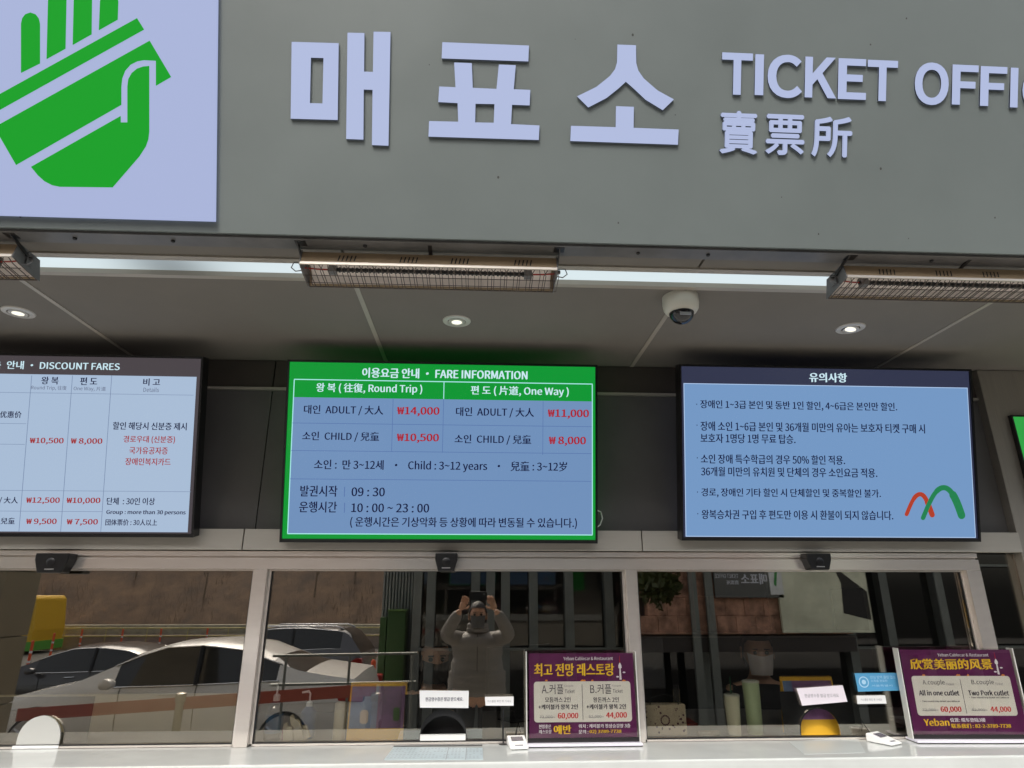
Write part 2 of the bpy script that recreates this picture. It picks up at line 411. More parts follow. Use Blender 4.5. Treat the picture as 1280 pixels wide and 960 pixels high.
MB().box(XP, XP+1.6, -.045, .05, .0, ZC-.002).build('pilaster', mat('warm_grey_steel', (.42, .39, .34), .42, metal=.6, var=.1, scale=10, stretch=(20, 20, .4)), booth, bevel=.003)
# head rail
HRX = hy(1215, 700).x
rail = MB().box(-4.9, HRX, -.035, .05, zC_-.022, zC_-.001).box(-4.9, HRX, -.022, .05, zC_-.03, zC_-.022).box(-4.9, HRX, -.038, .05, zD, zC_-.03)
rail.build('head_rail', M_alu, booth, bevel=.001)
# mullions and windows
def X0(px, py): return hy(px, py).x
mull = [(X0(308, 820), X0(325, 820)), (X0(782, 760), X0(795, 760)), (X0(1211, 760), X0(1229, 760))]
edges = [(-4.0, -3.95), (-2.62, -2.60)]+mull
mx = {}
for a, b in [(X0(1211, 760), X0(1229, 760))]:
    pass
left_edge = -3.2; ARCH = [(53, 27), (554, 29), (1026, 25)]
wins = [(left_edge, mull[0][0]), (mull[0][1], mull[1][0]), (mull[1][1], mull[2][0])]
for a, b in mull:
    mm = MB().box(a, b, -.036, .05, ZT+.001, zD-.001)
    mm.build('mullion', M_alu, booth, bevel=.0015)
for a, b in wins:
    t = .011
    f = MB().box(a+.0005, a+t, -.012, .03, ZT+.008, zD-.001).box(b-t, b-.0005, -.012, .03, ZT+.008, zD-.001).box(a+t, b-t, -.012, .03, ZT+.001, ZT+.008).box(a+t, b-t, -.012, .03, zD-.008, zD-.001)
    fo = f.build('window_frame', M_alu, booth)
    MB().box(a+t, a+t+.004, -.006, .02, ZT+.009, zD-.009).box(b-t-.004, b-t, -.006, .02, ZT+.009, zD-.009).box(a+t, b-t, -.006, .02, ZT+.0081, ZT+.0125).build('gasket', M_black, fo, local=True)
    pa, pb_, pz = a+t+.0045, b-t-.0045, ZT+.013; pts = [(pa, pz), (pa, zD-.0085), (pb_, zD-.0085), (pb_, pz)]
    for (cxp, rp) in ARCH[::-1]:
        cxm = hy(cxp, 920, 0).x; rm = hy(cxp+rp, 920, 0).x-cxm
        if pa < cxm-rm and cxm+rm < pb_:
            pts += [(cxm+rm, pz)]+[(cxm+rm*math.cos(q_), pz+.02+rm*1.0*math.sin(q_)) for q_ in [math.pi*k/14 for k in range(15)]]+[(cxm-rm, pz)]
    MB().prism(pts, 0, .006, 'y').build('pane', M_pane, fo, local=True)
# dark side pane right of the last window
a, b = mull[2][1], XP
MB().box(a+.001, b-.001, .0, .006, ZT+.005, zC_-.004).build('side_pane', M_pane, booth)
MB().box(a+.02, b-.0, .3, .32, .5, zC_).build('side_board', M_innerd, booth)
# counter
cf = hz(600, 953, ZT).y
MB().box(-4.9, 4.9, cf, .0-.013, ZT-.16, ZT).build('counter_top', M_counter, booth, bevel=.006, seg=3)
MB().box(-4.9, 4.9, cf+.06, -.02, 0, ZT-.162).build('counter_front', M_steel, booth)
MB().box(-4.9, 4.9, -.0128, .75, ZT-.05, ZT-.001).build('inner_sill', mat('grey_inner_desk', (.2, .19, .17), .4, var=.1), booth)
# inside the booth
lowb = thing('inner_counter_board', 'beige low board behind the glass of the left window', 'board', (-2.1, .3, ZT))
MB().box(left_edge, mull[0][0]-.05, .3, .33, ZT+.0005, hy(200, 868, .3).z).build('board_face', mat('beige_laminate', (.55, .47, .3), .6, var=.1), lowb)
MB().box(-4.9, 4.9, 2.5, 2.56, 0, ZC).build('back_wall', M_inner, booth)
MB().box(-4.95, -4.9, .03, 2.5, 0, ZC).box(4.9, 4.95, .03, 2.5, 0, ZC).build('side_wall', M_inner, booth)
MB().box(-4.9, 4.9, .06, 2.5, 2.0, 2.04).build('inner_ceiling', M_inner, booth)
# pale notice panel, shelf with cabinet at the back right
pb = [hy(x, y, 2.3) for x, y in ((975, 712), (1085, 712), (1085, 793), (975, 793))]
w0 = thing('notice_board', 'pale greenish board on the back wall seen through the right window', 'board', (pb[0].x, 2.3, pb[2].z))
MB().box(hy(962, 750, 2.3).x, hy(1088, 750, 2.3).x, 2.3, 2.33, hy(1000, 791, 2.3).z, 2.0).build('board', mat('pale_green_board', (.42, .43, .3), .7, var=.35, scale=5), w0)
MB().box(hy(1040, 750, 2.28).x, hy(1080, 750, 2.28).x, 2.27, 2.299, hy(1000, 788, 2.28).z, hy(1000, 735, 2.28).z).build('dark_note', M_innerd, w0)
sh = thing('back_shelf', 'dark shelf cabinet behind the masked clerk in the right window', 'cabinet', (1.5, 2.0, 0))
sx0, sx1, szz = hy(806, 800, 1.7).x, hy(1095, 800, 1.7).x, hy(940, 793, 1.7).z
MB().box(sx0, sx1, 1.7, 2.2, szz-.02, szz).build('shelf', mat('worn_shelf_edge', (.2, .16, .12), .5), sh)
MB().box(sx0+.02, sx1-.02, 1.74, 2.2, 0, szz-.021).build('cabinet', M_innerd, sh)
bx = thing('cardboard_boxes', 'reddish brown boxes standing on the back shelf in the right window', 'box', (hy(860, 780, 1.9).x, 1.9, szz))
for k, (p0, p1, ptop) in enumerate(((805, 868, 712), (886, 936, 745))):
    MB().box(hy(p0, 750, 1.9).x, hy(p1, 750, 1.9).x, 1.9, 2.15, szz+.001, min(1.99, hy(p0, ptop, 1.9).z)).build('box', mat('red_brown_card', (.16, .075, .05), .8, var=.45, scale=9), bx, bevel=.005)

# ------------------------------------------------------------------ sign fascia: lit logo box and letters
M_lilac = glow('lit_lilac_acrylic', (176, 187, 221), 1.0, .6, .05)
M_lilac2 = glow('lit_white_panel', (168, 179, 216), 1.0, .6, .05)
M_ret = mat('dark_letter_return', (.05, .055, .06), .5)
M_green = glow('lit_green_film', (2, 158, 28), 1, .6, .03)
fr0 = thing('logo_lightbox', 'square lit lilac panel with green hand logo on left end of fascia', 'sign', Mf @ Vector((0, -.013, 0)), (FT, 0, 0))
F = Frame(fr0)
Z1 = zoomer(0, 0, 480/180*1.0)
ax, az_ = F.px(268, 276); ax0 = F.px(-150, 270)[0]
MB().box(ax0, ax, 0, .0125, az_, az_+.95).build('lightbox', [M_lilac2], fr0, local=True, bevel=.001)
LB = .0005
def logo(pts, lab=None): return plate(F, [pts], M_green, 'logo_shape', fr0, LB, .002, conv=Z1)
logo([(72, 243), (72, 80), (76, 62), (86, 49), (103, 43), (120, 49), (130, 62), (134, 80), (134, 212)])
logo([(157, 197), (163, -40), (168, -60), (180, -72), (194, -76), (207, -72), (218, -60), (223, -40), (219, 163)])
logo([(244, 150), (249, -60), (254, -80), (266, -92), (280, -96), (293, -92), (303, -80), (308, -60), (306, 115)])
logo([(331, 101), (335, 5), (340, -12), (352, -24), (366, -28), (380, -24), (390, -12), (395, 5), (393, 66)])
logo([(-90, 365), (458, 62), (481, 99), (-70, 406)])
logo([(-17, 425), (500, 137), (571, 257), (521, 286), (521, 203), (480, 201), (458, 205), (436, 216), (418, 236), (408, 262), (405, 290), (405, 350), (55, 550)])
logo([(105, 557), (403, 388), (403, 409), (426, 409), (426, 290), (429, 265), (440, 245), (458, 230), (478, 223), (498, 221), (498, 440), (495, 465), (487, 488), (465, 522), (376, 625), (200, 623), (175, 618), (150, 605), (128, 585)])
Z2 = zoomer(340, 0, 1280/540)
fr1 = thing('korean_letter_sign', 'three large lit Korean letters reading ticket office in the middle of fascia', 'sign', FO, (FT, 0, 0))
F1 = Frame(fr1); kw = dict(lift=.001, depth=.005, side=M_ret, conv=Z2)
plate(F1, [[(60, 127), (199, 131), (196, 358), (57, 354)], [(117, 174), (154, 175), (151, 309), (114, 308)]], M_lilac, 'letter_shape', fr1, **kw)
plate(F1, [[(225, 100), (275, 101), (274, 215), (300, 216), (302, 97), (352, 98), (346, 434), (297, 432), (299, 269), (273, 268), (272, 416), (221, 414)]], M_lilac, 'letter_shape', fr1, **kw)
plate(F1, [[(505, 128), (761, 138), (759, 185), (503, 176)]], M_lilac, 'letter_shape', fr1, **kw)
plate(F1, [[(540, 188), (592, 190), (595, 263), (665, 266), (672, 194), (722, 196), (716, 267), (765, 269), (763, 315), (711, 313), (708, 370), (792, 374), (790, 417), (464, 407), (466, 361), (552, 363), (550, 308), (493, 305), (496, 259), (544, 261)], [(603, 310), (659, 311), (657, 366), (602, 365)]], M_lilac, 'letter_shape', fr1, **kw)
plate(F1, [[(1022, 135), (1077, 137), (1078, 190), (1084, 212), (1100, 235), (1140, 270), (1189, 297), (1156, 329), (1105, 298), (1070, 265), (1047, 245), (1025, 265), (990, 293), (936, 321), (903, 288), (960, 260), (1000, 228), (1015, 208), (1021, 188)]], M_lilac, 'letter_shape', fr1, **kw)
plate(F1, [[(1018, 317), (1071, 319), (1070, 381), (1203, 386), (1201, 431), (883, 420), (885, 375), (1017, 379)]], M_lilac, 'letter_shape', fr1, **kw)
fr2 = thing('english_letter_sign', 'lit English words TICKET OFFICE at the right of the fascia', 'sign', FO, (FT, 0, 0))
F2 = Frame(fr2)
a0 = F2.px(902, 95)[0]; zt = F2.px(902, 67)[1]; zb = F2.px(905, 119)[1]
def words(fr, root, s, x0, x1, yt, yb, bold, **k):
    a = fr.px(x0, (yt+yb)/2)[0]; b = fr.px(x1, (yt+yb)/2)[0]; z1 = fr.px(x0, yt)[1]; z0 = fr.px(x0, yb)[1]
    return lettering_local(s, a, b, (z0+z1)/2, z1-z0, M_lilac, root, .001, bold, .005, M_ret, 'letter_shape', 6)
Z3 = zoomer(860, 40, 1280/420)
GT = dict(T=(126, 243, 81, 240), I=(252, 285, 88, 243), C=(300, 432, 88, 252), K=(442, 562, 97, 254), E=(568, 676, 103, 261), U=(679, 794, 109, 264))
for ch, x0, x1, y0, y1 in (('T', 126, 243, 81, 240), ('I', 252, 285, 88, 243), ('C', 300, 432, 87, 252), ('K', 442, 562, 97, 252), ('E', 568, 675, 103, 258), ('T', 679, 794, 109, 264), ('O', 859, 988, 117, 279), ('F', 1001, 1100, 127, 279), ('F', 1108, 1209, 133, 284), ('I', 1222, 1251, 139, 290), ('C', 1268, 1395, 142, 305), ('E', 1408, 1512, 152, 305)):
    words(F2, fr2, ch, *[Z3(x0, 0)[0], Z3(x1, 0)[0]], Z3(0, y0)[1], Z3(0, y1)[1], .010)
fr3 = thing('chinese_letter_sign', 'three small lit Chinese characters below the words TICKET OFFICE', 'sign', FO, (FT, 0, 0))
F3 = Frame(fr3)
for ch, x0, x1, y0, y1 in (('賣', 120, 260, 305, 462), ('票', 295, 437, 318, 466), ('所', 470, 618, 325, 474)):
    words(F3, fr3, ch, Z3(x0, 0)[0], Z3(x1, 0)[0], Z3(0, y0)[1], Z3(0, y1)[1], .007)

# ------------------------------------------------------------------ radiant heaters
M_hbody = mat('beige_heater_steel', (.42, .31, .19), .4, metal=.1, var=.08, scale=12)
M_refl = mat('bright_reflector', (.88, .8, .74), .4, metal=.15, var=.1, scale=8)
M_wire = mat('grille_wire', (.12, .1, .085), .45, metal=.7)
M_brk = mat('heater_bracket_steel', (.22, .22, .22), .5, metal=.5, var=.2, scale=15)
hzH = 2.522; HL = hy(697, 340, -1.2).x-hy(372, 340, -1.2).x
def heater(label):
    t = thing('radiant_heater', label, 'heater', (0, 0, 0), group='radiant heaters hung under the fascia')
    L = HL/2; Mh = Matrix.Rotation(R(-6), 4, 'X')
    def P(x, y, z): return Mh @ Vector((x, y, z))
    b = MB(); prof = [(-.07, 0), (-.062, .046), (.04, .05), (.068, .0), (.064, 0), (.038, .046), (-.058, .042), (-.066, 0)]
    b.prism(prof, -L, L, 'x', Mh); b.build('housing', M_hbody, t, local=True, bevel=.001)
    r = MB(); rp = [(-.060, .003), (-.045, .022), (-.02, .036), (.012, .038), (.04, .026), (.058, .003)]
    for i in range(len(rp)-1):
        (a0, c0), (a1, c1) = rp[i], rp[i+1]
        r.add([P(-L+.01, a0, c0), P(L-.01, a0, c0), P(L-.01, a1, c1), P(-L+.01, a1, c1)], [(0, 1, 2, 3)])
    r.build('reflector', M_refl, t, local=True, smooth=True)
    for s in (-1, 1):
        e = MB(); e.prism([(-.073, -.004), (-.066, .05), (.044, .056), (.074, -.004)], s*L, s*(L+.003), 'x', Mh); e.build('end_plate', M_brk, t, local=True)
    q = MB(); q.tube([P(-L+.07, -.012, .014), P(L-.07, -.012, .014)], .0065, 8)
    for k in range(46):
        x = -L+.09+k*(2*L-.18)/45; q.tube([P(x, -.012, .014), P(x+.006, -.012, .014)], .0085, 6)
    q.build('heating_element', M_black, t, local=True)
    for s in (-1, 1):
        MB().tube([P(s*(L-.07), -.012, .014), P(s*(L-.04), -.02, .01), P(s*(L-.004), -.03, .008)], .0025, 6).build('red_lead', mat('red_wire', (.4, .03, .02), .5), t, local=True)
        MB().box(s*(L-.085)-.012, s*(L-.085)+.012, -.024, 0, .002, .03, Mh).build('element_clip', M_brk, t, local=True)
    g = MB(); N = 58
    for k in range(N+1):
        x = -L+k*2*L/N; dx = .012*math.sin(k*2.1)
        g.tube([P(x, -.068, -.001), P(x+dx, -.045, -.011), P(x+dx, .05, -.011), P(x, .068, -.001)], .0013, 4)
    for y, z in ((-.069, -.002), (.069, -.002), (-.02, -.0125), (.025, -.0125)): g.tube([P(-L, y, z), P(L, y, z)], .0022 if abs(y) > .05 else .0012, 5)
    g.build('wire_grille', M_wire, t, local=True)
    MB().box(-L, L, -.075, -.0695, -.004, .004, Mh).build('front_lip', mat('pale_heater_lip', (.6, .55, .48), .35, metal=.3), t, local=True)
    for gx in (-.72, -.24, .16, .66):
        sl_ = MB()
        for k in range(5):
            x = gx*L + k*.012; sl_.add([P(x, -.0682, .012), P(x+.004, -.0682, .012), P(x+.008, -.0652, .034), P(x+.004, -.0652, .034)], [(0, 1, 2, 3)])
        sl_.build('vent_slots', M_blackm, t, local=True)
    for s in (-1, 1):
        b = MB(); x = s*(L-.0)
        b.box(x+s*.004, x+s*.008, -.016, .018, .01, .05)
        b.tube([(x+s*.004, 0, .03), (x+s*.018, 0, .03)], .007, 8); b.build('bracket', M_brk, t, local=True, bevel=.0008)
        w_ = MB(); w_.tube([(x+s*.006, -.02, .03), (x+s*.03, -.03, .028), (x+s*.036, -.03, .01), (x+s*.022, -.03, -.002), (x, -.03, .002)], .0018, 6); w_.build('cable', M_brk, t, local=True, smooth=True)
    MB().prism([(-.004, .044), (.006, .046), (-.098, .0605), (-.108, .0590)], -.006, .006, 'x').build('centre_hanger', M_black, t, local=True)
    for s in (-1, 1): MB().prism([(-.012, .03), (.012, .034), (-.09, .0605), (-.118, .0605), (-.118, .0575)], s*(L+.004), s*(L+.008), 'x').box(s*L-.012, s*L+.02, -.118, -.085, .0575, .0605).build('bracket_arm', M_black, t, local=True)
    t.scale = (1, .87, 1)
    return t
h1 = heater('beige slotted radiant heater hanging above the green fare screen')
hx = (hy(697, 340, -1.2).x+hy(372, 340, -1.2).x)/2
h1.location = (hx, -1.126, 2.531)
xr_ = hy(1062, 355, -1.2).x
h2 = copy_tree(h1); h2.location = (xr_+HL/2+.005, -1.126, 2.531); h2['label'] = 'beige radiant heater at the right, cut by the picture edge above the notice screen'
xl_ = hy(10, 330, -1.2).x
h3 = copy_tree(h1); h3.location = (xl_-HL/2-.005, -1.126, 2.531); h3['label'] = 'radiant heater at the left edge with only its end in view'

# ------------------------------------------------------------------ downlights, dome camera
M_lamp = glow('downlight_lens', (250, 245, 225), 1.3)
M_ring = mat('pale_lamp_ring', (.62, .58, .52), .4, metal=.2)
def downlight(px, py, label, tilt=0):
    p = hz(px, py, ZC); t = thing('downlight', label, 'ceiling light', (p.x, p.y, ZC), group='round downlights in the canopy ceiling')
    MB().lathe([(.036, -.001), (.038, -.006), (.056, -.004), (.058, 0), (.036, 0)], n=32).build('trim_ring', M_ring, t, local=True, smooth=True)
    Mt = Matrix.Rotation(tilt, 4, 'Y')
    MB().lathe([(.022, -.0065), (.026, -.008), (.033, -.007), (.034, -.001), (.022, -.001)], n=28, M=Mt).build('inner_ring', M_ring, t, local=True, smooth=True)
    MB().lathe([(.0355, -.0005), (.0355, -.002)], n=28).build('well', M_blackm, t, local=True)
    MB().lathe([(.021, -.001), (.021, -.0075)], n=24, M=Mt).build('lens', M_lamp, t, local=True)
downlight(23, 390, 'round lit downlight in the ceiling under the left heater')
downlight(571, 401, 'round lit downlight in the ceiling above the green fare screen')
downlight(1063, 410, 'round tilted downlight in the ceiling right of the dome camera', R(14))
p = hz(850, 371, ZC)
t = thing('dome_camera', 'cream dome security camera with black glossy bubble on the canopy ceiling', 'camera', (p.x, p.y, ZC))
MB().lathe([(.052, 0), (.066, -.001), (.067, -.03), (.064, -.052), (.056, -.064), (.046, -.068), (.02, -.06)], n=36).build('base', mat('cream_plastic', (.66, .63, .54), .4), t, local=True, smooth=True)
pr = [(.046*math.cos(a), -.064-.046*math.sin(a)) for a in [R(k*9) for k in range(11)]]; pr[-1] = (.002, -.11)
MB().lathe(pr, n=32).build('dome', mat('smoked_dome', (.01, .01, .012), .06, spec=.8), t, local=True, smooth='all')
MB().box(-.02, .02, -.047, -.04, -.092, -.083).build('lens_mark', mat('grey_lens', (.3, .3, .3), .3), t, local=True)
MB().box(-.004, .004, -.07, -.05, -.006, .0).build('screw_tab', M_black, t, local=True)

# ------------------------------------------------------------------ fare screens
TT = R(13); TO = Vector((0, -.1, 1.817))
M_bez = mat('black_screen_bezel', (.01, .01, .011), .3)
def tv(label, xl, xr, yt, yb, xm):
    t = thing('display_screen', label, 'screen', TO, (TT, 0, 0), group='fare display screens above the windows')
    f = Frame(t); a0 = f.px(xl, (yt+yb)/2)[0] if xl is not None else None; a1 = f.px(xr, (yt+yb)/2)[0]; z1 = f.px(xm, yt)[1]; z0 = f.px(xm, yb)[1]
    return t, f, a0, a1, z0, z1
def tv_body(t, a0, a1, z0, z1, base):
    b = .009
    fr_ = MB()
    for q in ((a0-b, a1+b, z1, z1+b), (a0-b, a1+b, z0-b*1.6, z0), (a0-b, a0, z0, z1), (a1, a1+b, z0, z1)): fr_.box(q[0], q[1], -.008, .05, q[2], q[3])
    fr_.build('bezel', M_bez, t, local=True)
    MB().box(a0+.1, a1-.1, .0505, .09, z0+.12, z1-.12).build('back_housing', M_black, t, local=True)
    MB().box(a0, a1, .0, .05, z0, z1).build('screen_panel', base, t, local=True)
def hline(f, t, x0, y0, x1, m, conv, w=.0022, lift=.0022, nm='table_line'):
    a0, z = f.px(*conv(x0, y0)); a1 = f.px(*conv(x1, y0))[0]
    return f.rect(a0, a1, z-w/2, z+w/2, lift, nm, m, t)
def vline(f, t, x, y, y0, y1, m, conv, w=.0022, lift=.0016, nm='table_line'):
    a = f.px(*conv(x, y))[0]; z1 = f.px(*conv(x, y0))[1]; z0 = f.px(*conv(x, y1))[1]
    return f.rect(a-w/2, a+w/2, z0, z1, lift, nm, m, t)
S_green = glow('screen_green', (14, 150, 52), rough=.16); S_blue = glow('screen_slate_blue', (112, 144, 186), rough=.16)
S_line = glow('screen_line_blue', (84, 112, 165), rough=.2); S_cyan = glow('screen_pale_cyan', (170, 235, 235), rough=.2)
S_navy = glow('screen_navy', (6, 10, 58), rough=.3); S_red = glow('screen_red', (168, 34, 48), rough=.3); S_wht = glow('screen_white', (205, 235, 245), rough=.3)
C2 = zoomer(340, 440, 1280/440)
t, f, a0, a1, z0, z1 = tv('screen with green header and fare table reading FARE INFORMATION', 357.5, 744, 455.5, 674, 550)
tv_body(t, a0, a1, z0, z1, S_green)
W_TV = a1-a0
xa, xb_, = f.px(*C2(70, 400))[0], f.px(*C2(1163, 400))[0]; zt_, zb_ = f.px(*C2(622, 108))[1], f.px(*C2(600, 661))[1]; zh = f.px(*C2(622, 172))[1]
f.rect(xa, xb_, zb_, zh, .0008, 'table_field', S_blue, t)
for q in ((xa-.003, xb_+.003, zt_-.002, zt_+.002), (xa-.003, xb_+.003, zb_-.004, zb_), (xa-.004, xa-.0, zb_, zt_-.002), (xb_, xb_+.004, zb_, zt_-.002)): f.rect(*q, .0008, 'table_border', S_cyan, t)
xm_ = f.px(*C2(625, 140))[0]; f.rect(xm_-.0018, xm_+.0018, zh, zt_-.002, .0008, 'table_border', S_cyan, t)
for y, x0, x1 in ((258, 74, 1163), (358, 70, 1161), (461, 66, 1160)): hline(f, t, x0, y, x1, S_line, C2)
vline(f, t, 438, 262, 168, 361, S_line, C2); vline(f, t, 622, 270, 170, 366, S_line, C2); vline(f, t, 985, 275, 180, 374, S_line, C2)
def L2(s, x0, x1, y, h, m=S_navy, bold=.012): return lettering(f, s, x0, x1, y, h, m, t, conv=C2, bold=bold)
L2('이용요금 안내 · FARE INFORMATION', 330, 928, 75, 36, S_wht, .02)
L2('왕 복 ( 往復, Round Trip )', 163, 546, 131, 38, S_wht, .014); L2('편 도 ( 片道, One Way )', 724, 1078, 141, 38, S_wht, .014)
L2('대인  ADULT / 大人', 118, 405, 210, 36); L2('대인  ADULT / 大人', 670, 952, 218, 36)
L2('소인  CHILD / 兒童', 112, 390, 306, 36); L2('소인  CHILD / 兒童', 665, 942, 317, 36)
L2('₩14,000', 456, 608, 216, 34, S_red, .02); L2('₩10,500', 455, 606, 313, 34, S_red, .02); L2('₩11,000', 1003, 1151, 225, 34, S_red, .02); L2('₩ 8,000', 1007, 1140, 324, 34, S_red, .02)
L2('소인 :  만 3~12세   ·   Child : 3~12 years   ·   兒童 : 3~12岁', 155, 1072, 411, 42)
L2('발권시작', 105, 238, 505, 40); L2('09 : 30', 291, 410, 508, 32); L2('운행시간', 101, 236, 563, 40); L2('10 : 00 ~ 23 : 00', 290, 571, 566, 32)
L2('( 운행시간은 기상악화 등 상황에 따라 변동될 수 있습니다.)', 286, 1108, 619, 40)
for y in (508, 566): vline(f, t, 264, y, y-18, y+18, S_line, C2, .003)
# left screen
C1 = zoomer(0, 430, 1280/360)
S_dk = glow('screen_brown_grey', (74, 68, 72), rough=.14); S_pale = glow('screen_pale_blue', (168, 188, 213), rough=.14); S_ln1 = glow('screen_line_grey', (120, 138, 168))
S_grey = glow('screen_grey_ink', (90, 96, 120)); S_red1 = glow('screen_brick_red', (160, 44, 44))
t, f, a0, a1, z0, z1 = tv('screen with dark header reading DISCOUNT FARES at the left edge', None, 246, 448, 671, 244)
a0 = a1-W_TV
z1 = f.px(*C1(880, 66))[1]; z0 = f.px(*C1(835, 843))[1]
tv_body(t, a0, a1, z0, z1, S_dk)
xr2 = f.px(*C1(855, 480))[0]; zt_ = f.px(*C1(865, 146))[1]; zb_ = z0+.006
f.rect(a0+.02, xr2, zb_, zt_, .0008, 'table_field', S_pale, t)
xR = 862
for y, x1 in ((215, xR), (650, 850)): hline(f, t, 0, y, x1, S_ln1, C1, .0018)
f.px(0, 0)
for y, x1 in ((353, 118), (445, 112), (742, 458)):
    hline(f, t, 0, y, x1, S_ln1, C1, .0018)
vline(f, t, 117, 450, 140, 832, S_ln1, C1); vline(f, t, 300, 450, 140, 834, S_ln1, C1); vline(f, t, 476, 450, 140, 836, S_ln1, C1)
def L1(s, x0, x1, y, h, m=S_navy, bold=.014): return lettering(f, s, x0, x1, y, h, m, t, conv=C1, bold=bold)
L1('할인요금', -160, 6, 92, 36, S_wht, .012); L1('안내 · DISCOUNT FARES', 35, 534, 93, 36, S_wht, .014)
L1('왕 복', 188, 262, 162, 34); L1('편 도', 360, 434, 165, 34); L1('비 고', 640, 713, 169, 32)
L1('Round Trip, 往復', 142, 298, 195, 22, S_grey, 0); L1('One Way, 片道', 330, 472, 199, 22, S_grey, 0); L1('Details', 640, 708, 203, 20, S_grey, 0)
L1('优惠价', 4, 98, 313, 30); L1('경로/장애인', -190, -10, 312, 30); L1('할인 해당시 신분증 제시', 505, 831, 363, 34)
L1('경로우대 (신분증)', 552, 779, 424, 34, S_red1); L1('국가유공자증', 578, 747, 473, 32, S_red1); L1('장애인복지카드', 560, 760, 522, 32, S_red1)
L1('₩10,500', 136, 284, 431, 30, S_red1, .018); L1('₩ 8,000', 318, 456, 433, 30, S_red1, .018); L1('₩12,500', 120, 267, 696, 30, S_red1, .018)
L1('₩10,000', 299, 447, 697, 30, S_red1, .018); L1('₩ 9,500', 120, 253, 790, 30, S_red1, .018); L1('₩ 7,500', 300, 436, 792, 30, S_red1, .018)
L1('단체  : 30인 이상', 478, 690, 698, 32); L1('Group : more than 30 persons', 476, 826, 748, 24, bold=.02); L1('団体票价 : 30人以上', 472, 700, 792, 28)
L1('/ 大人', 0, 82, 695, 32); L1('/ 兒童', -14, 68, 787, 32)
# right screen
C3 = zoomer(840, 440, 1280/440)
S_dk3 = glow('screen_dark_slate', (50, 54, 76), rough=.12); S_bl3 = glow('screen_sky_blue', (116, 152, 196), rough=.14); S_wl = glow('screen_border_white', (180, 205, 240))
t, f, a0, a1, z0, z1 = tv('screen with dark header listing Korean notices beside a red and green arch mark', 852.5, None or 1214, 461, 672, 1030)
a1 = a0+W_TV
tv_body(t, a0, a1, z0, z1, S_dk3)
xa = f.px(*C3(48, 390))[0]; xb_ = f.px(*C3(1086, 390))[0]; zt_ = f.px(*C3(560, 124))[1]; zb_ = z0+.005
f.rect(xa, xb_, zb_, zt_, .0008, 'notice_field', S_bl3, t)
for q in ((xa-.003, xb_+.003, zt_, zt_+.003), (xa-.003, xb_+.003, zb_-.003, zb_), (xa-.003, xa, zb_, zt_), (xb_, xb_+.003, zb_, zt_)): f.rect(*q, .0008, 'field_border', S_wl, t)
def L3(s, x0, x1, y, h, m=S_navy, bold=.012): return lettering(f, s, x0, x1, y, h, m, t, conv=C3, bold=bold)
L3('유의사항', 498, 634, 92, 34, S_wht, .02)
for s, x0, x1, y, h in (('장애인 1~3급 본인 및 동반 1인 할인, 4~6급은 본인만 할인.', 102, 816, 191, 34), ('장애 소인 1~6급 본인 및 36개월 미만의 유아는 보호자 티켓 구매 시', 103, 917, 269, 34),
    ('보호자 1명당 1명 무료 탑승.', 103, 447, 313, 34), ('소인 장애 특수학급의 경우 50% 할인 적용.', 104, 627, 388, 34), ('36개월 미만의 유치원 및 단체의 경우 소인요금 적용.', 105, 744, 434, 34),
    ('경로, 장애인 기타 할인 시 단체할인 및 중복할인 불가.', 106, 757, 511, 34), ('왕복승차권 구입 후 편도만 이용 시 환불이 되지 않습니다.', 107, 802, 590, 34)): L3(s, x0, x1, y, h)
for x, y in ((89, 190), (90, 266), (91, 385), (92, 509), (93, 588)): L3('·', x-1.5, x+1.5, y, 4)
def ribbon(pts, w, m, lift):
    n = len(pts); up, dn = [], []
    for i, p in enumerate(pts):
        a = pts[max(0, i-1)]; b = pts[min(n-1, i+1)]; d = math.hypot(b[0]-a[0], b[1]-a[1]); nx_, ny_ = -(b[1]-a[1])/d, (b[0]-a[0])/d
        ww = w[i] if isinstance(w, list) else w
        up.append((p[0]+nx_*ww/2, p[1]+ny_*ww/2)); dn.append((p[0]-nx_*ww/2, p[1]-ny_*ww/2))
    def capp(c, q, ww):   # round end
        dx, dy = c[0]-q[0], c[1]-q[1]; d = math.hypot(dx, dy); return [(c[0]+ww/2*(dx/d*math.cos(a)-dy/d*math.sin(a)), c[1]+ww/2*(dy/d*math.cos(a)+dx/d*math.sin(a))) for a in (-1, -.5, 0, .5, 1)]
    w0 = w[0] if isinstance(w, list) else w; w1 = w[-1] if isinstance(w, list) else w
    e1 = capp(pts[-1], pts[-2], w1); e0 = capp(pts[0], pts[1], w0)
    poly = up+e1[::-1]+dn[::-1]+e0[::-1]
    return plate(f, [poly], m, 'arch_mark', t, lift, .0006, conv=C3)
def bez(p, n=14):
    out = []
    for s in range(0, len(p)-1, 3):
        for k in range(n+(1 if s+4 >= len(p) else 0)):
            u = k/n; q = p[s:s+4]
            out.append(tuple((1-u)**3*q[0][i]+3*u*(1-u)**2*q[1][i]+3*u*u*(1-u)*q[2][i]+u**3*q[3][i] for i in (0, 1)))
    return out
ribbon(bez([(852, 590), (870, 545), (882, 517), (901, 517), (920, 517), (930, 552), (945, 592)]), [14]*8+[16]*14+[19]*7, glow('screen_arch_red', (176, 62, 40)), .0018)
ribbon(bez([(911, 603), (935, 545), (955, 493), (986, 493), (1015, 493), (1035, 545), (1051, 594)]), [16]*10+[19]*10+[27]*9, glow('screen_arch_green', (34, 128, 78)), .003)

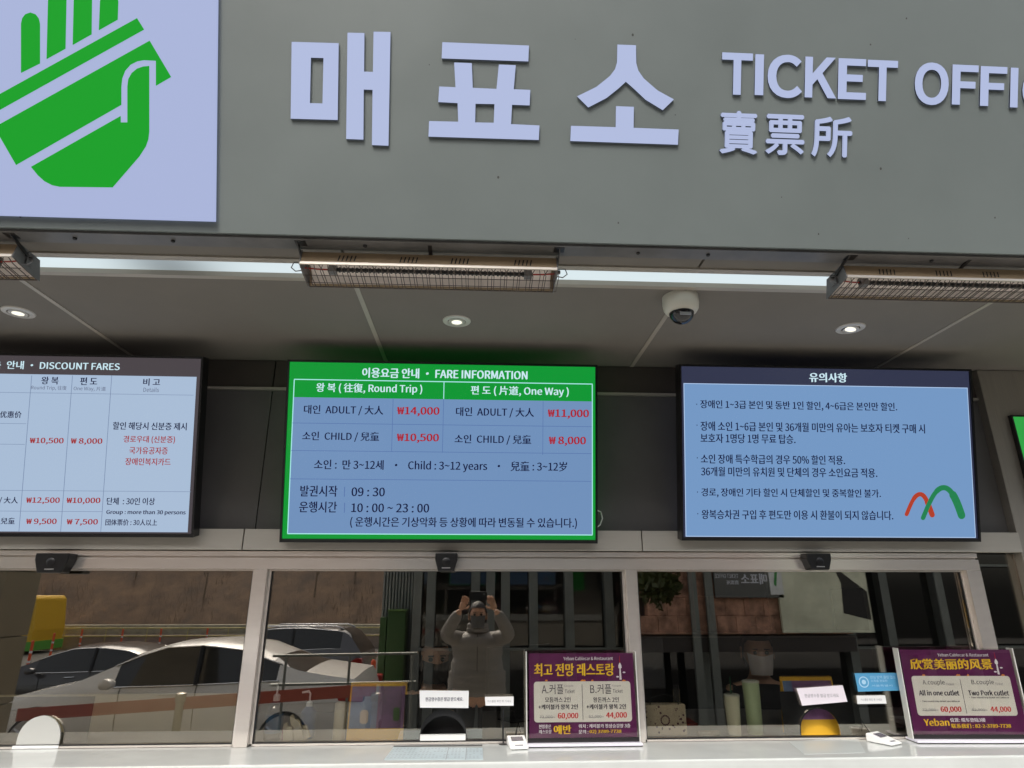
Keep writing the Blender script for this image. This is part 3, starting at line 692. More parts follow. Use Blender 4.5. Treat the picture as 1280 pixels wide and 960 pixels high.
# green board on the pilaster
gx, gt = hy(1265, 521, -.06).x, hy(1265, 521, -.06).z
t = thing('green_board', 'bright green board on the steel pilaster at the right picture edge', 'board', (gx, -.06, gt))
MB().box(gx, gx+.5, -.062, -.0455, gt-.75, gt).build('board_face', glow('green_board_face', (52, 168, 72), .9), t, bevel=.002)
MB().box(gx-.008, gx, -.066, -.0455, gt-.758, gt+.008).box(gx, gx+.508, -.066, -.0455, gt+.0005, gt+.008).build('board_frame', M_black, t)
# loose wire by the right edge of middle screen
w_ = MB(); pts = [hy(x, y, -.05) for x, y in ((744, 637), (751, 640), (753, 648), (750, 656), (745, 660))]; w_.tube(pts, .003, 6)
tag(w_.build('loose_cable', M_white, smooth=True), 'short pale loop of cable poking out beside the green fare screen', 'cable')

# ------------------------------------------------------------------ black window speakers and arch plates
def speaker(px, label, w=.12, big=1.0):
    x = hy(px, 700, -.09).x; zt_ = hy(px, 691, -.09).z; t = thing('window_speaker', label, 'speaker', (x, -.05, zt_), group='black sensor boxes on the window head rail')
    b = MB(); b.prism([(-w/2, -.002), (w/2, -.002), (w/2, -.028), (w*.36, -.08*big), (-w*.36, -.08*big), (-w/2, -.028)], -.05, .011, 'y'); b.build('body', M_black, t, local=True, bevel=.004)
    MB().box(-.018, .018, -.0525, -.0495, -.068*big, -.0635*big).build('badge', mat('badge_silver', (.5, .5, .5), .3, metal=.6), t, local=True)
    MB().lathe([(.016, 0), (.018, -.002), (.012, -.004)], (0, -.05, -.038), 20, Matrix.Rotation(R(-90), 4, 'X')).build('lens', M_bez, t, local=True, smooth=True)
    return t
speaker(66, 'black faceted box on the head rail above the left window', .135)
speaker(558, 'black box on the head rail above the middle window', .095, .95)
speaker(1023, 'black box on the head rail above the right window', .11, .9)

Z4 = zoomer(0, 660, 3.2); Z5 = zoomer(300, 660, 3.2); Z6 = zoomer(600, 660, 3.2); Z7 = zoomer(940, 660, 3.2)
def arch_plate(label, x0, x1, yt, yb, cx, cw, ch):
    t = thing('transaction_plate', label, 'panel', (0, .02, 0), group='black arch plates behind the window glass')
    f = Frame(t); A0, A1 = f.px(x0, (yt+yb)/2)[0], f.px(x1, (yt+yb)/2)[0]; Zt = f.px((x0+x1)/2, yt)[1]; Zb = ZT+.001
    c = f.px(cx, yb-10)[0]; r = f.px(cx+cw/2, yb-10)[0]-c; H = f.px(cx, yb-ch)[1]-ZT
    pts = [(A0, Zb), (A0, Zt), (A1, Zt), (A1, Zb), (c+r, Zb)] + [(c+r*math.cos(a), Zb+(H-r)+r*math.sin(a)) if H > r else (c+r*math.cos(a), Zb+H*math.sin(a)) for a in [math.pi*k/16 for k in range(17)]] + [(c-r, Zb)]
    plate(f, [pts], M_blackm, 'plate', t, -.003, .003, local=True)
    return t, f, c, r, H
t, f, c, r, H = arch_plate('black arch plate with white board showing in its opening at far left', -30, 113, 871, 932, 53, 54, 37)
MB().prism([(c-r+.002, ZT+.0135), (c+r-.002, ZT+.0135)]+[(c+(r-.002)*math.cos(q_), ZT+.034+(r-.002)*math.sin(q_)) for q_ in [math.pi*k/16 for k in range(17)]], -.004, .002, 'y').build('arch_cover', mat('white_card', (.5, .5, .47), .5), t)
MB().box(c-r-.004, c+r+.004, -.014, -.0125, ZT+.001, ZT+.012).build('cover_lip', M_white, t)
t, f, c, r, H = arch_plate('black arch plate under the white paper label in the middle window', 505, 603, 868, 930, 554, 58, 35)
MB().box(c-r+.003, c+r-.003, -.01, .01, ZT+.0131, ZT+.033).build('tray_lip', M_white, t)
MB().box(c-r-.03, c+r+.03, .1, .104, ZT+.001, ZT+H+.05).build('interior_shade_card', M_blackm, t)  # black sheet stands in for the shaded interior behind the arch opening
t, f, c, r, H = arch_plate('black arch plate with yellow calendar showing through in the right window', 978, 1075, 864, 922, 1026, 50, 36)
# papers / labels
def card(name, label, cat, corners, Y, m_, texts, th=.002, tilt=0, cor=.003):
    cx = sum(c[0] for c in corners)/4; cy = sum(c[1] for c in corners)/4; p = hy(cx, cy, Y)
    t = thing(name, label, cat, p, (tilt, 0, 0)); f = Frame(t)
    plate(f, [corners], m_, 'card', t, 0, th)
    for (s, x0, x1, y, h, mm, *b) in texts: lettering(f, s, x0, x1, y, h, mm, t, lift=th+.0006, bold=(b[0] if b else .0), res=2)
    return t, f
M_paper = mat('white_paper', (.8, .8, .8), .5)
card('paper_label', 'white label with Korean text above the middle arch opening', 'label', [(524.5, 863), (586, 863.5), (585.5, 885), (525, 884.5)], -.006, M_paper, [('현금영수증은 발급 받으세요.', 532, 579, 874, 5, M_ink, .01)])
card('paper_label', 'small white label strip just left of the Korean restaurant poster', 'label', [(606, 871), (642, 870.5), (642, 882), (607, 882)], -.03, M_paper, [('거스름돈 확인 후 가세요', 609, 639, 876.5, 3, M_grey)])
card('paper_label', 'tilted white label taped above the right arch opening', 'label', [(995.5, 860.5), (1053, 856.5), (1059, 877), (1002.5, 882)], -.006, mat('pinkish_paper', (.8, .74, .8), .4), [('현금영수증 발급 받으세요', 1005, 1048, 869.5, 4.5, M_grey)])
card('paper_label', 'small white label strip below the blue sticker', 'label', [(1070.5, 869.5), (1106, 869), (1108, 879.5), (1071.5, 880)], -.006, M_paper, [('거스름돈 확인 후 가세요', 1075, 1102, 874.5, 3, M_grey)])
M_st = mat('blue_sticker', (.1, .36, .62), .35); M_stl = mat('pale_blue_print', (.45, .68, .85), .4)
t, f = card('blue_sticker', 'light blue rounded sticker with round emblem on the right window', 'sticker', [(1068, 841.5), (1123, 841), (1127, 863), (1072.5, 864.5)], -.006, M_st, [('안심 방역 클린 업소', 1087, 1119, 846.5, 4, M_stl), ('소독을 완료한', 1088, 1109, 851, 3, M_stl), ('서울특별시', 1089, 1115, 857, 2.5, M_stl)], th=.0015)
c_ = f.px(1079.5, 852.5)
plate(f, [circle(*c_, .022), circle(*c_, .018)], M_stl, 'emblem_ring', t, .0016, .0008, local=True); plate(f, [circle(*c_, .009)], M_stl, 'emblem_dot', t, .0016, .0008, local=True)
# printed sheet under clear film on the counter
q = [hz(x, y, ZT) for x, y in ((492, 934), (603, 935), (604, 950), (480, 950))]
t = thing('counter_notice_sheet', 'printed table sheet under clear film lying on the counter before the middle window', 'sheet', (q[0].x, q[0].y, ZT))
MB().add([v+Vector((0, 0, .0012)) for v in q]+[v+Vector((0, 0, .0003)) for v in q], [(0, 1, 2, 3), (7, 6, 5, 4), (0, 4, 5, 1), (1, 5, 6, 2), (2, 6, 7, 3), (3, 7, 4, 0)]).build('sheet', mat('bluish_paper', (.42, .5, .53), .3), t)
mb = MB()
for k in range(1, 8):
    u = k/8; a = q[0].lerp(q[3], u); b = q[1].lerp(q[2], u)
    segs = 26
    for j in range(segs):
        if random.random() < .75: x0 = j/segs; x1 = x0+.022; mb.add([a.lerp(b, x)+Vector((0, dy, .0016)) for x, dy in ((x0+.01, 0), (x1+.01, 0), (x1+.01, .004), (x0+.01, .004))], [(0, 1, 2, 3)])
for x in (.62, .82):
    a = q[0].lerp(q[1], x); b = q[3].lerp(q[2], x); mb.add([a+Vector((0, 0, .0017)), a+Vector((.002, 0, .0017)), b+Vector((.002, 0, .0017)), b+Vector((0, 0, .0017))], [(0, 1, 2, 3)])
mb.build('printed_rows', M_grey, t)
MB().box(q[0].x, q[1].x, q[0].y, q[0].y+.006, ZT+.002, ZT+.004).build('dark_edge', M_blackm, t)
q2 = [hz(x, y, ZT) for x, y in ((985, 927), (1072, 923), (1082, 941), (1005, 943))]
t = thing('counter_film', 'clear film sheet on the counter below the right arch opening', 'sheet', (q2[0].x, q2[0].y, ZT))
MB().add([v+Vector((0, 0, .0012)) for v in q2]+[v+Vector((0, 0, .0003)) for v in q2], [(0, 1, 2, 3), (7, 6, 5, 4), (0, 4, 5, 1), (1, 5, 6, 2), (2, 6, 7, 3), (3, 7, 4, 0)]).build('film', mat('film_grey', (.46, .49, .48), .2), t)

# ------------------------------------------------------------------ posters in acrylic stands
M_pur = mat('purple_print', (.125, .016, .09), .35, var=.15, scale=6); M_cream = mat('cream_print', (.72, .71, .63), .4); M_yel = mat('yellow_print', (.9, .6, .03), .4)
M_red = mat('red_print', (.65, .02, .02), .4); M_or = mat('orange_print', (.75, .28, .05), .4); M_wp = mat('white_print', (.85, .84, .85), .4); M_dkp = mat('dark_print', (.04, .03, .05), .4)
M_blk = mat('black_glossy_strip', (.015, .013, .014), .2)
def poster(label, Y, yaw, cor, Zc, texts, panel, divider, tower, hills, tilt=0):
    c = [Zc(*q) for q in cor]; mid = hy((c[2][0]+c[3][0])/2, (c[2][1]+c[3][1])/2, Y)
    t = thing('poster_stand', label, 'poster', (mid.x, Y, ZT), (tilt, 0, yaw), group='restaurant posters in acrylic stands on the counter')
    f = Frame(t); P = [f.px(*q) for q in c]
    x0 = (P[0][0]+P[3][0])/2; x1 = (P[1][0]+P[2][0])/2; z1 = (P[0][1]+P[1][1])/2; zb = .028
    MB().box(x0, x1, 0, .0015, zb, z1).build('poster_sheet', M_pur, t, local=True)
    MB().box(x0-.008, x1+.008, -.0045, -.0025, zb-.014, z1+.004).build('acrylic_front', M_acr, t, local=True)
    MB().box(x0-.012, x1+.012, .003, .006, .012, z1+.006).build('acrylic_back', M_acr, t, local=True)
    for xe_ in (x0-.012, x1+.008): MB().box(xe_, xe_+.004, -.006, .03, .012, z1+.006).build('acrylic_edge', mat('acrylic_edge_white', (.6, .6, .56), .3), t, local=True)
    MB().box(x0-.006, x1+.006, -.0048, -.001, .012, zb).build('lower_strip', M_blk, t, local=True)
    MB().box(x0-.012, x1+.014, -.035, .05, .003, .0115).build('base', mat('base_white_lilac', (.7, .68, .76), .3), t, local=True, bevel=.002)
    MB().box(x0-.010, x1+.012, -.034, .05, .0004, .003).build('base_foot', M_blk, t, local=True)
    q = [f.px(*Zc(*v)) for v in panel]; ax_, bx_ = (q[0][0]+q[3][0])/2, (q[1][0]+q[2][0])/2; zt2, zb2 = (q[0][1]+q[1][1])/2, (q[2][1]+q[3][1])/2
    plate(f, [rrect(ax_, bx_, zb2, zt2, .012)], M_cream, 'ticket_panel', t, .0004, .0005, local=True)
    d0, d1 = f.px(*Zc(*divider[0])), f.px(*Zc(*divider[1])); xd = (d0[0]+d1[0])/2
    f.rect(xd-.0008, xd+.0008, d1[1], d0[1], .001, 'divider', M_dkp, t, .0003)
    # tower and clouds
    tx, tb = f.px(*Zc(*tower[0])); _, tt = f.px(*Zc(*tower[1])); H = tt-tb
    plate(f, [[(tx-.0045, tb), (tx+.0045, tb), (tx+.0025, tb+H*.45), (tx+.007, tb+H*.5), (tx+.006, tb+H*.6), (tx+.001, tb+H*.7), (tx-.001, tb+H*.7), (tx-.006, tb+H*.6), (tx-.007, tb+H*.5), (tx-.0025, tb+H*.45)]], M_wp, 'tower_print', t, .0004, .0006, local=True)
    plate(f, [[(tx-.0012, tb+H*.7), (tx+.0012, tb+H*.7), (tx+.0004, tb+H), (tx-.0004, tb+H)]], M_red, 'tower_tip', t, .0004, .0006, local=True)
    for dx, dz in ((.016, .3), (-.012, .12)): plate(f, [circle(tx+dx, tb+H*dz, .006, 12, .003)], M_wp, 'cloud_print', t, .0004, .0006, local=True)
    for hx_, hw in hills:
        a, b = f.px(*Zc(hx_, (panel[0][1]+panel[1][1])/2-1))
        plate(f, [[(a-hw, b), (a-hw*.7, b+.004), (a-hw*.2, b+.0075), (a+hw*.3, b+.005), (a+hw*.7, b+.0065), (a+hw, b)]], M_or, 'hill_print', t, .0011, .0003, local=True)
    cd_ = {'w': M_wp, 'y': M_yel, 'r': M_red, 'd': M_dkp, 'g': M_grey}
    for (s, xa, xb2, y, h, cc, *b) in texts: lettering(f, s, xa, xb2, y, h, cd_[cc], t, lift=.0015, bold=(b[0] if b else .01), conv=Zc, res=2)
    return t, f
ZP = zoomer(650, 805, 1166/170)
t, f = poster('purple poster stand with yellow Korean headline right of the middle window', -.06, 0, [(76, 82), (962, 76), (1010, 800), (78, 800)], ZP,
    [('Yeban Cablecar & Restaurant', 372, 795, 124, 30, 'w', .01), ('최고 전망 레스토랑', 122, 805, 222, 108, 'y', .03), ('A.커플', 186, 372, 388, 84, 'd', -.0), ('Couple', 378, 455, 360, 20, 'g', 0), ('Ticket', 384, 468, 405, 34, 'd', 0),
     ('B.커플', 600, 782, 386, 84, 'd', 0), ('Couple', 790, 865, 358, 20, 'g', 0), ('Ticket', 795, 880, 402, 34, 'd', 0), ('모듬까스 2인', 214, 433, 478, 44, 'd', .01), ('+케이블카 왕복 2인', 158, 495, 540, 44, 'd', .02),
     ('왕돈까스 2인', 626, 846, 478, 44, 'd', .01), ('+케이블카 왕복 2인', 570, 908, 538, 44, 'd', .02), ('72,000~', 168, 300, 628, 28, 'g', .0), ('60,000', 325, 498, 620, 58, 'r', .03), ('52,000~', 588, 718, 624, 28, 'g', 0), ('44,000', 738, 914, 614, 58, 'r', .03),
     ('전망좋은', 162, 266, 708, 34, 'w', .02), ('레스토랑', 164, 270, 752, 34, 'w', .02), ('예반', 290, 437, 734, 78, 'y', .04), ('위치 : 케이블카 정상승강장 3층', 502, 945, 704, 34, 'w', .02), ('문의 :', 503, 585, 752, 34, 'w', .02), ('02) 3789-7738', 596, 868, 752, 36, 'y', .03)],
    [(118, 322), (940, 318), (966, 665), (122, 672)], ((530, 345), (541, 652)), ((862, 305), (855, 100)), ((225, .006), (540, .012), (620, .005), (890, .008)))
for y, xa_, xb_ in ((630, 165, 300), (626, 585, 718)):
    hline(f, t, xa_, y, xb_, M_dkp, ZP, .0006, .0022, 'strike_line')
ZQ = zoomer(1110, 800, 1166/170)
t, f = poster('purple poster stand with yellow Chinese headline at the right end of the counter', -.08, R(-3), [(105, 84), (1050, 82), (1190, 790), (212, 775)], ZQ,
    [('Yeban Cablecar & Restaurant', 420, 858, 127, 28, 'w', .01), ('欣赏美丽的风景', 182, 888, 206, 92, 'y', .03), ('A.couple', 290, 484, 366, 52, 'd', 0), ('Ticket', 492, 562, 378, 22, 'g', 0), ('B.couple', 708, 906, 364, 52, 'd', 0), ('Ticket', 914, 984, 376, 22, 'g', 0),
     ('All in one cutlet', 260, 606, 452, 46, 'd', .03), ('Two Pork cutlet', 682, 1032, 452, 46, 'd', .03), ('• Two round-trip ticket on cablecar', 272, 614, 526, 18, 'd', .01), ('• Two round-trip ticket on cablecar', 692, 1038, 494, 18, 'd', .01),
     ('72,000~', 292, 430, 600, 24, 'g', .0), ('60,000', 446, 626, 598, 56, 'r', .03), ('52,000~', 716, 850, 600, 24, 'g', 0), ('44,000', 872, 1052, 598, 56, 'r', .03),
     ('Yeban', 302, 520, 704, 62, 'y', .05), ('位置: 缆车登陆3楼', 528, 832, 685, 34, 'w', .02), ('联系我们 : 82-2-3789-7738', 538, 1050, 736, 38, 'y', .03)],
    [(200, 310), (1045, 306), (1108, 645), (255, 652)], ((622, 335), (668, 632)), ((950, 295), (920, 105)), ((305, .007), (600, .010), (685, .005), (985, .008)))
for y, xa_, xb_ in ((602, 288, 430), (602, 712, 850)):
    hline(f, t, xa_, y, xb_, M_dkp, ZQ, .0006, .0022, 'strike_line')

# ------------------------------------------------------------------ white counter devices
def device(px, py, yaw, label):
    p = hz(px, py, ZT); t = thing('counter_pager', label, 'device', (p.x, p.y, ZT), (0, 0, yaw), group='white call devices on the counter')
    MB().prism([(-.05, .002), (.055, .002), (.055, .03), (.045, .034), (-.045, .010), (-.05, .008)], -.036, .036, 'x').build('body', M_white, t, local=True, bevel=.003, seg=3)
    Mt = Matrix.Rotation(math.atan2(.024, .09), 4, 'X')
    MB().box(-.024, .024, .005, .036, .0225, .0238, Mt).build('display', mat('grey_lcd', (.08, .07, .09), .15), t, local=True)
    MB().box(-.016, .016, -.034, -.026, .0222, .0228, Mt).build('print_mark', M_grey, t, local=True)
    MB().tube([(0, .05, .02), (.01, .08, .05), (.02, .1, .07), (.03, .11, .03), (.02, .12, .004)], .0018, 6).build('cable', M_black, t, local=True, smooth=True)
    return t
device(647, 934, R(6), 'white call device on the counter left of the Korean poster')
device(1106, 929, R(28), 'white call device lying askew on the counter by the blue sticker')
p0 = hy(629, 928, -.03); t = thing('label_stand', 'thin black stand holding the small label strip left of the poster', 'stand', (p0.x, -.03, ZT))
MB().tube([(p0.x, -.025, ZT+.002), (p0.x, -.025, hy(629, 883, -.03).z)], .0025, 8).build('rod', M_black, t)
MB().lathe([(.018, 0.0005), (.018, .003), (.004, .005)], (p0.x, -.025, ZT), 16).build('foot', M_black, t)

# ------------------------------------------------------------------ things on the inner sill
SZ = ZT-.0008
def calendar(label, c, Y, Zc, photo_top, photo_bot, split):
    P = [hy(*Zc(*q), Y) for q in c]; x0 = (P[0].x+P[3].x)/2; x1 = (P[1].x+P[2].x)/2; zt_ = (P[0].z+P[1].z)/2
    t = thing('desk_calendar', label, 'calendar', ((x0+x1)/2, Y, SZ), group='yellow desk calendars on the inner sill')
    MB().prism([(Y, SZ+.001), (Y+.003, SZ+.001), (Y+.035, zt_), (Y+.032, zt_)], x0, x1, 'x').prism([(Y+.07, SZ+.001), (Y+.073, SZ+.001), (Y+.038, zt_), (Y+.0355, zt_)], x0, x1, 'x').build('card_stand', mat('yellow_card', (.85, .48, .03), .5), t)
    H = zt_-SZ; a = SZ+H*photo_bot; b = SZ+H*photo_top; s = .032/H
    def yy(z): return Y+(z-SZ)*s
    m_ = [mat('blue_photo_print', (.16, .24, .42), .5, var=.4, scale=12), mat('purple_photo_print', (.26, .12, .27), .5, var=.4, scale=14)]
    xs_ = x0+(x1-x0)*split
    for k, (u0, u1) in enumerate(((x0+.006, xs_), (xs_, x1-.006))):
        MB().add([(u0, yy(a)-.0008, a), (u1, yy(a)-.0008, a), (u1, yy(b)-.0008, b), (u0, yy(b)-.0008, b), (u0, yy(a)-.0002, a), (u1, yy(a)-.0002, a), (u1, yy(b)-.0002, b), (u0, yy(b)-.0002, b)], [(0, 1, 2, 3), (7, 6, 5, 4), (0, 4, 5, 1), (1, 5, 6, 2), (2, 6, 7, 3), (3, 7, 4, 0)]).build('photo_print', m_[k], t)
    r_ = MB()
    for k in range(24):
        x = x0+.008+k*(x1-x0-.016)/23; r_.tube([(x, Y+.03, zt_-.006), (x, Y+.026, zt_+.002), (x, Y+.035, zt_+.005), (x, Y+.042, zt_-.002)], .0008, 4)
    r_.build('wire_binding', mat('gold_wire', (.5, .3, .08), .4, metal=.6), t)
    return t, x0, x1, zt_, yy
t, x0, x1, zt_, yy = calendar('yellow desk calendar with blue and purple picture in the middle window', [(438, 622), (667, 620), (655, 850), (425, 850)], .05, Z5, .93, .22, .5)
# plain pale shapes standing for the printed figure
fz = SZ+.095; xx = x0+(x1-x0)*.28
MB().prism(rrect(xx-.017, xx+.017, fz-.03, fz+.022, .012), yy(fz)-.006, yy(fz)-.0055, 'y').build('pale_print', mat('cream_figure', (.65, .5, .36), .5), t)
MB().prism(rrect(x1-.05, x1-.025, fz-.02, fz+.03, .008), yy(fz)-.006, yy(fz)-.0055, 'y').build('green_print', mat('green_patch', (.08, .13, .05), .5), t)
calendar('yellow desk calendar standing behind the right arch opening', [(130, 598), (345, 598), (355, 838), (150, 838)], .07, Z7, .93, .27, .2)
def bottle(name, label, cat, px, Y, prof, m_, capm=None, cap=None, extra=None, pump=False):
    x = hy(px, 900, Y).x; t = thing(name, label, cat, (x, Y, SZ))
    MB().lathe(prof, n=24).build('body', m_, t, local=True, smooth=True)
    if cap: MB().lathe(cap, n=20).build('cap', capm, t, local=True, smooth=True)
    if pump:
        z = cap[-1][1]; MB().tube([(0, 0, z), (0, 0, z+.03), (-.008, 0, z+.038), (-.035, 0, z+.034)], [.004, .004, .006, .004], 8).build('pump', M_white, t, local=True, smooth=True)
    return t
M_clear = glassy('clear_plastic_bottle', .08, (.75, .78, .78))
def px_h(pyt, Y, x=400): return hy(x, pyt, Y).z-SZ
b = bottle('hand_sanitizer', 'clear hand sanitizer pump bottle with blue label at left of middle window', 'bottle', 343, .1, [(.033, .001), (.036, .005), (.036, .115), (.028, .135), (.014, .148)], M_clear, M_white, [(.014, .149), (.014, .17), (.008, .175)], pump=True)
MB().lathe([(.0365, .03), (.0365, .1)], n=24).build('blue_label', mat('blue_label', (.03, .1, .2), .4), b, local=True)
b = bottle('hand_sanitizer', 'second pump bottle behind the tissues in the middle window', 'bottle', 385, .14, [(.03, .001), (.032, .005), (.032, .1), (.014, .12)], mat('blue_bottle', (.04, .1, .22), .3), M_white, [(.013, .121), (.013, .135), (.008, .14)], pump=True)
b = bottle('drink_tumbler', 'cream insulated tumbler left of the yellow calendar', 'tumbler', 425, .08, [(.024, .001), (.026, .004), (.026, .118), (.024, .12)], mat('cream_tumbler', (.55, .47, .3), .35), mat('cream_cap', (.45, .38, .26), .4), [(.025, .1205), (.025, .14), (.02, .145)])
b = bottle('drink_cup', 'tall pale green cup with green straw in front of the masked clerk', 'cup', 917, .1, [(.024, .001), (.026, .003), (.034, .15), (.034, .153)], mat('pale_cream_cup', (.75, .72, .52), .45), mat('white_lid', (.6, .6, .5), .3), [(.035, .154), (.036, .158), (.03, .162)])
MB().tube([(0, 0, .16), (.002, 0, .23)], .003, 8).build('straw', mat('green_straw', (.02, .12, .05), .4), b, local=True)
b = bottle('drink_cup', 'larger pale green cup standing right of the straw cup', 'cup', 943, .12, [(.03, .001), (.032, .004), (.036, .2), (.036, .204)], mat('pale_green_cup', (.55, .65, .38), .45), mat('white_lid', (.6, .6, .5), .3), [(.037, .205), (.038, .21), (.03, .214)])
b = bottle('pen_holder', 'clear plastic pen holder behind the dotted gift bag', 'holder', 848, .16, [(.016, .001), (.017, .004), (.017, .17), (.0165, .172)], M_clear)
for k in range(3): MB().tube([(-.006+k*.006, 0, .02), (-.01+k*.01, 0, .19)], .003, 6).build('pen', M_black, b, local=True)
# tissue packs
t = thing('tissue_packs', 'crumpled cream tissue packs leaning together in the middle window', 'tissues', (hy(372, 900, .07).x, .07, SZ))
for k, (dx, rot, h_) in enumerate(((-.03, -12, .07), (.012, -22, .105), (.035, -28, .07))):
    M_ = Matrix.Translation((dx, k*.012, .003)) @ Matrix.Rotation(R(rot), 4, 'Y'); m2 = MB()
    pts = [(-.02, 0), (.02, 0), (.024, h_*.7), (.006, h_*.8), (.004, h_), (-.01, h_*.97), (-.014, h_*.72)]
    m2.prism(pts, -.008, .008, 'y', M_); m2.build('pack', mat('cream_paper', (.55, .48, .34), .7, var=.2, scale=30), t, local=True, bevel=.002)
t = thing('small_box', 'small dark red and white box behind the tissue packs', 'box', (hy(358, 915, .09).x, .11, SZ))
MB().box(-.02, .02, -.015, .015, .001, .045).build('body', mat('dark_red_card', (.2, .03, .04), .5), t, local=True); MB().box(-.01, .02, -.0165, -.0152, .012, .03).build('label_patch', M_white, t, local=True)
# dotted gift bag
x0, x1 = hy(805, 900, .1).x, hy(858, 900, .1).x; zt_ = hy(830, 881, .1).z
t = thing('gift_bag', 'beige paper bag with dark red dots and round print right of Korean poster', 'bag', ((x0+x1)/2, .1, SZ))
MB().box(x0, x1, .1, .16, SZ+.001, zt_).build('bag_body', mat('beige_paper', (.5, .41, .28), .7, var=.12, scale=20), t, bevel=.002)
mb = MB()
for k in range(34):
    x = random.uniform(x0+.008, x1-.008); z = random.uniform(SZ+.01, zt_-.008); r_ = random.choice((.002, .003, .0045))
    if math.hypot(x-(x0+x1)/2, z-(SZ+zt_)/2) > .028: mb.prism(circle(x, z, r_, 10), .0990, .0996, 'y')
mb.build('printed_dots', mat('maroon_dots', (.08, .015, .03), .6), t)
rg = MB(); cxx, czz = (x0+x1)/2, (SZ+zt_)/2
for k in range(16):
    a = 2*math.pi*k/16; rg.prism(circle(cxx+.018*math.cos(a), czz+.018*math.sin(a), .0035, 8), .0990, .0996, 'y')
rg.build('round_print', mat('maroon_dots', (0, 0, 0)), t)
hd = MB(); hd.tube([(x0+.03, .1, zt_), (x0+.035, .095, zt_+.03), ((x0+x1)/2, .09, zt_+.045), (x1-.035, .095, zt_+.03), (x1-.03, .1, zt_)], .002, 6); hd.build('handle', M_black, t, smooth=True)
# crumpled packs near the cup
t = thing('snack_packets', 'pale crumpled packets lying between the gift bag and cup', 'packets', (hy(885, 915, .09).x, .09, SZ))
for dx, r_ in ((-.025, 20), (.01, -8), (.03, 30)):
    MB().prism([(-.024, -.012), (.022, -.014), (.026, .01), (-.02, .013)], .002, .02, 'z', Matrix.Translation((dx, 0, 0)) @ Matrix.Rotation(R(r_), 4, 'Z')).build('packet', mat('pale_wrapper', (.4, .34, .26), .45, var=.3, scale=30), t, local=True, bevel=.006)
# dark monitor inside and red folder
t = thing('back_monitor', 'dark computer monitor standing inside behind the Korean poster', 'monitor', (hy(820, 860, .6).x, .6, SZ))
x0, x1 = hy(800, 860, .5).x, hy(830, 860, .5).x
MB().box(-.14, .05, -.01, .02, .12, .36).build('screen_back', mat('grey_monitor', (.06, .06, .065), .4), t, local=True, bevel=.004); MB().box(-.07, -.02, 0, .02, .004, .12).build('stand', M_black, t, local=True)
t = thing('red_folder', 'dull red folder lying flat on the desk under the monitor', 'folder', (hy(825, 890, .5).x, .35, SZ))
MB().box(-.13, .12, -.05, .1, .001, .012).build('cover', mat('red_folder', (.25, .03, .02), .5), t, local=True, bevel=.002)

# ------------------------------------------------------------------ people
M_skin = mat('skin', (.6, .34, .22), .55, var=.08, scale=12); M_hair = mat('black_hair', (.012, .010, .009), .45, bump=.5, bscale=180)
M_lipd = mat('lip', (.3, .1, .09), .5); M_eye = mat('dark_eye', (.01, .008, .008), .2)
def skin_mesh(verts, edges, radii, root=0, sub=2):
    me = bpy.data.meshes.new('s'); me.from_pydata(verts, edges, []); o = bpy.data.objects.new('s', me); COL.objects.link(o)
    md = o.modifiers.new('k', 'SKIN'); md.use_smooth_shade = True
    for i, r_ in enumerate(radii):
        rr = r_ if isinstance(r_, tuple) else (r_, r_); me.skin_vertices[0].data[i].radius = rr
        me.skin_vertices[0].data[i].use_root = (i == root)
    s = o.modifiers.new('u', 'SUBSURF'); s.levels = sub; s.render_levels = sub
    bpy.context.view_layer.update()
    m2 = bpy.data.meshes.new_from_object(o.evaluated_get(bpy.context.evaluated_depsgraph_get()))
    vs = [v.co.copy() for v in m2.vertices]; fs = [tuple(p.vertices) for p in m2.polygons]
    bpy.data.objects.remove(o); bpy.data.meshes.remove(me); bpy.data.meshes.remove(m2)
    return vs, fs
def head_mesh(face):
    """a head about .23 high centred at the origin, looking along +Y before turning; returned as verts/faces"""
    vs, fs = [], []; nu, nv = 28, 22
    for j in range(nv+1):
        th = math.pi*j/nv
        for i in range(nu):
            ph = 2*math.pi*i/nu; x, y, z = math.sin(th)*math.cos(ph), math.sin(th)*math.sin(ph), math.cos(th)
            px_, py_, pz = .075*x, .094*y, .118*z
            if z < 0: k = 1-.34*(-z)**1.3; px_ *= k; py_ = py_*(1-.12*-z)+.012*(-z)
            if y > .25:   # face: brow, sockets, nose, lips
                py_ -= .012*y*(1-abs(z))
                py_ += .024*math.exp(-(px_/.011)**2-((pz+.018)/.024)**2)
                py_ -= .012*math.exp(-((abs(px_)-.03)/.016)**2-((pz-.008)/.013)**2)
                py_ += .007*math.exp(-(px_/.022)**2-((pz+.056)/.01)**2)
                py_ += .006*math.exp(-(px_/.02)**2-((pz+.095)/.016)**2)
            vs.append(Vector((px_, py_, pz)))
    for j in range(nv):
        for i in range(nu): fs.append((j*nu+i, (j+1)*nu+i, (j+1)*nu+(i+1) % nu, j*nu+(i+1) % nu))
    for s in (-1, 1):   # ears
        b = len(vs)
        for k in range(10):
            a = 2*math.pi*k/10
            vs.append(Vector((s*.074, -.005+.014*math.cos(a), -.005+.03*math.sin(a)))); vs.append(Vector((s*.088, -.014+.016*math.cos(a), -.003+.033*math.sin(a))))
        for k in range(10): fs.append((b+2*k, b+2*((k+1) % 10), b+2*((k+1) % 10)+1, b+2*k+1))
        fs.append(tuple(b+2*k+1 for k in range(10)))
    return vs, fs
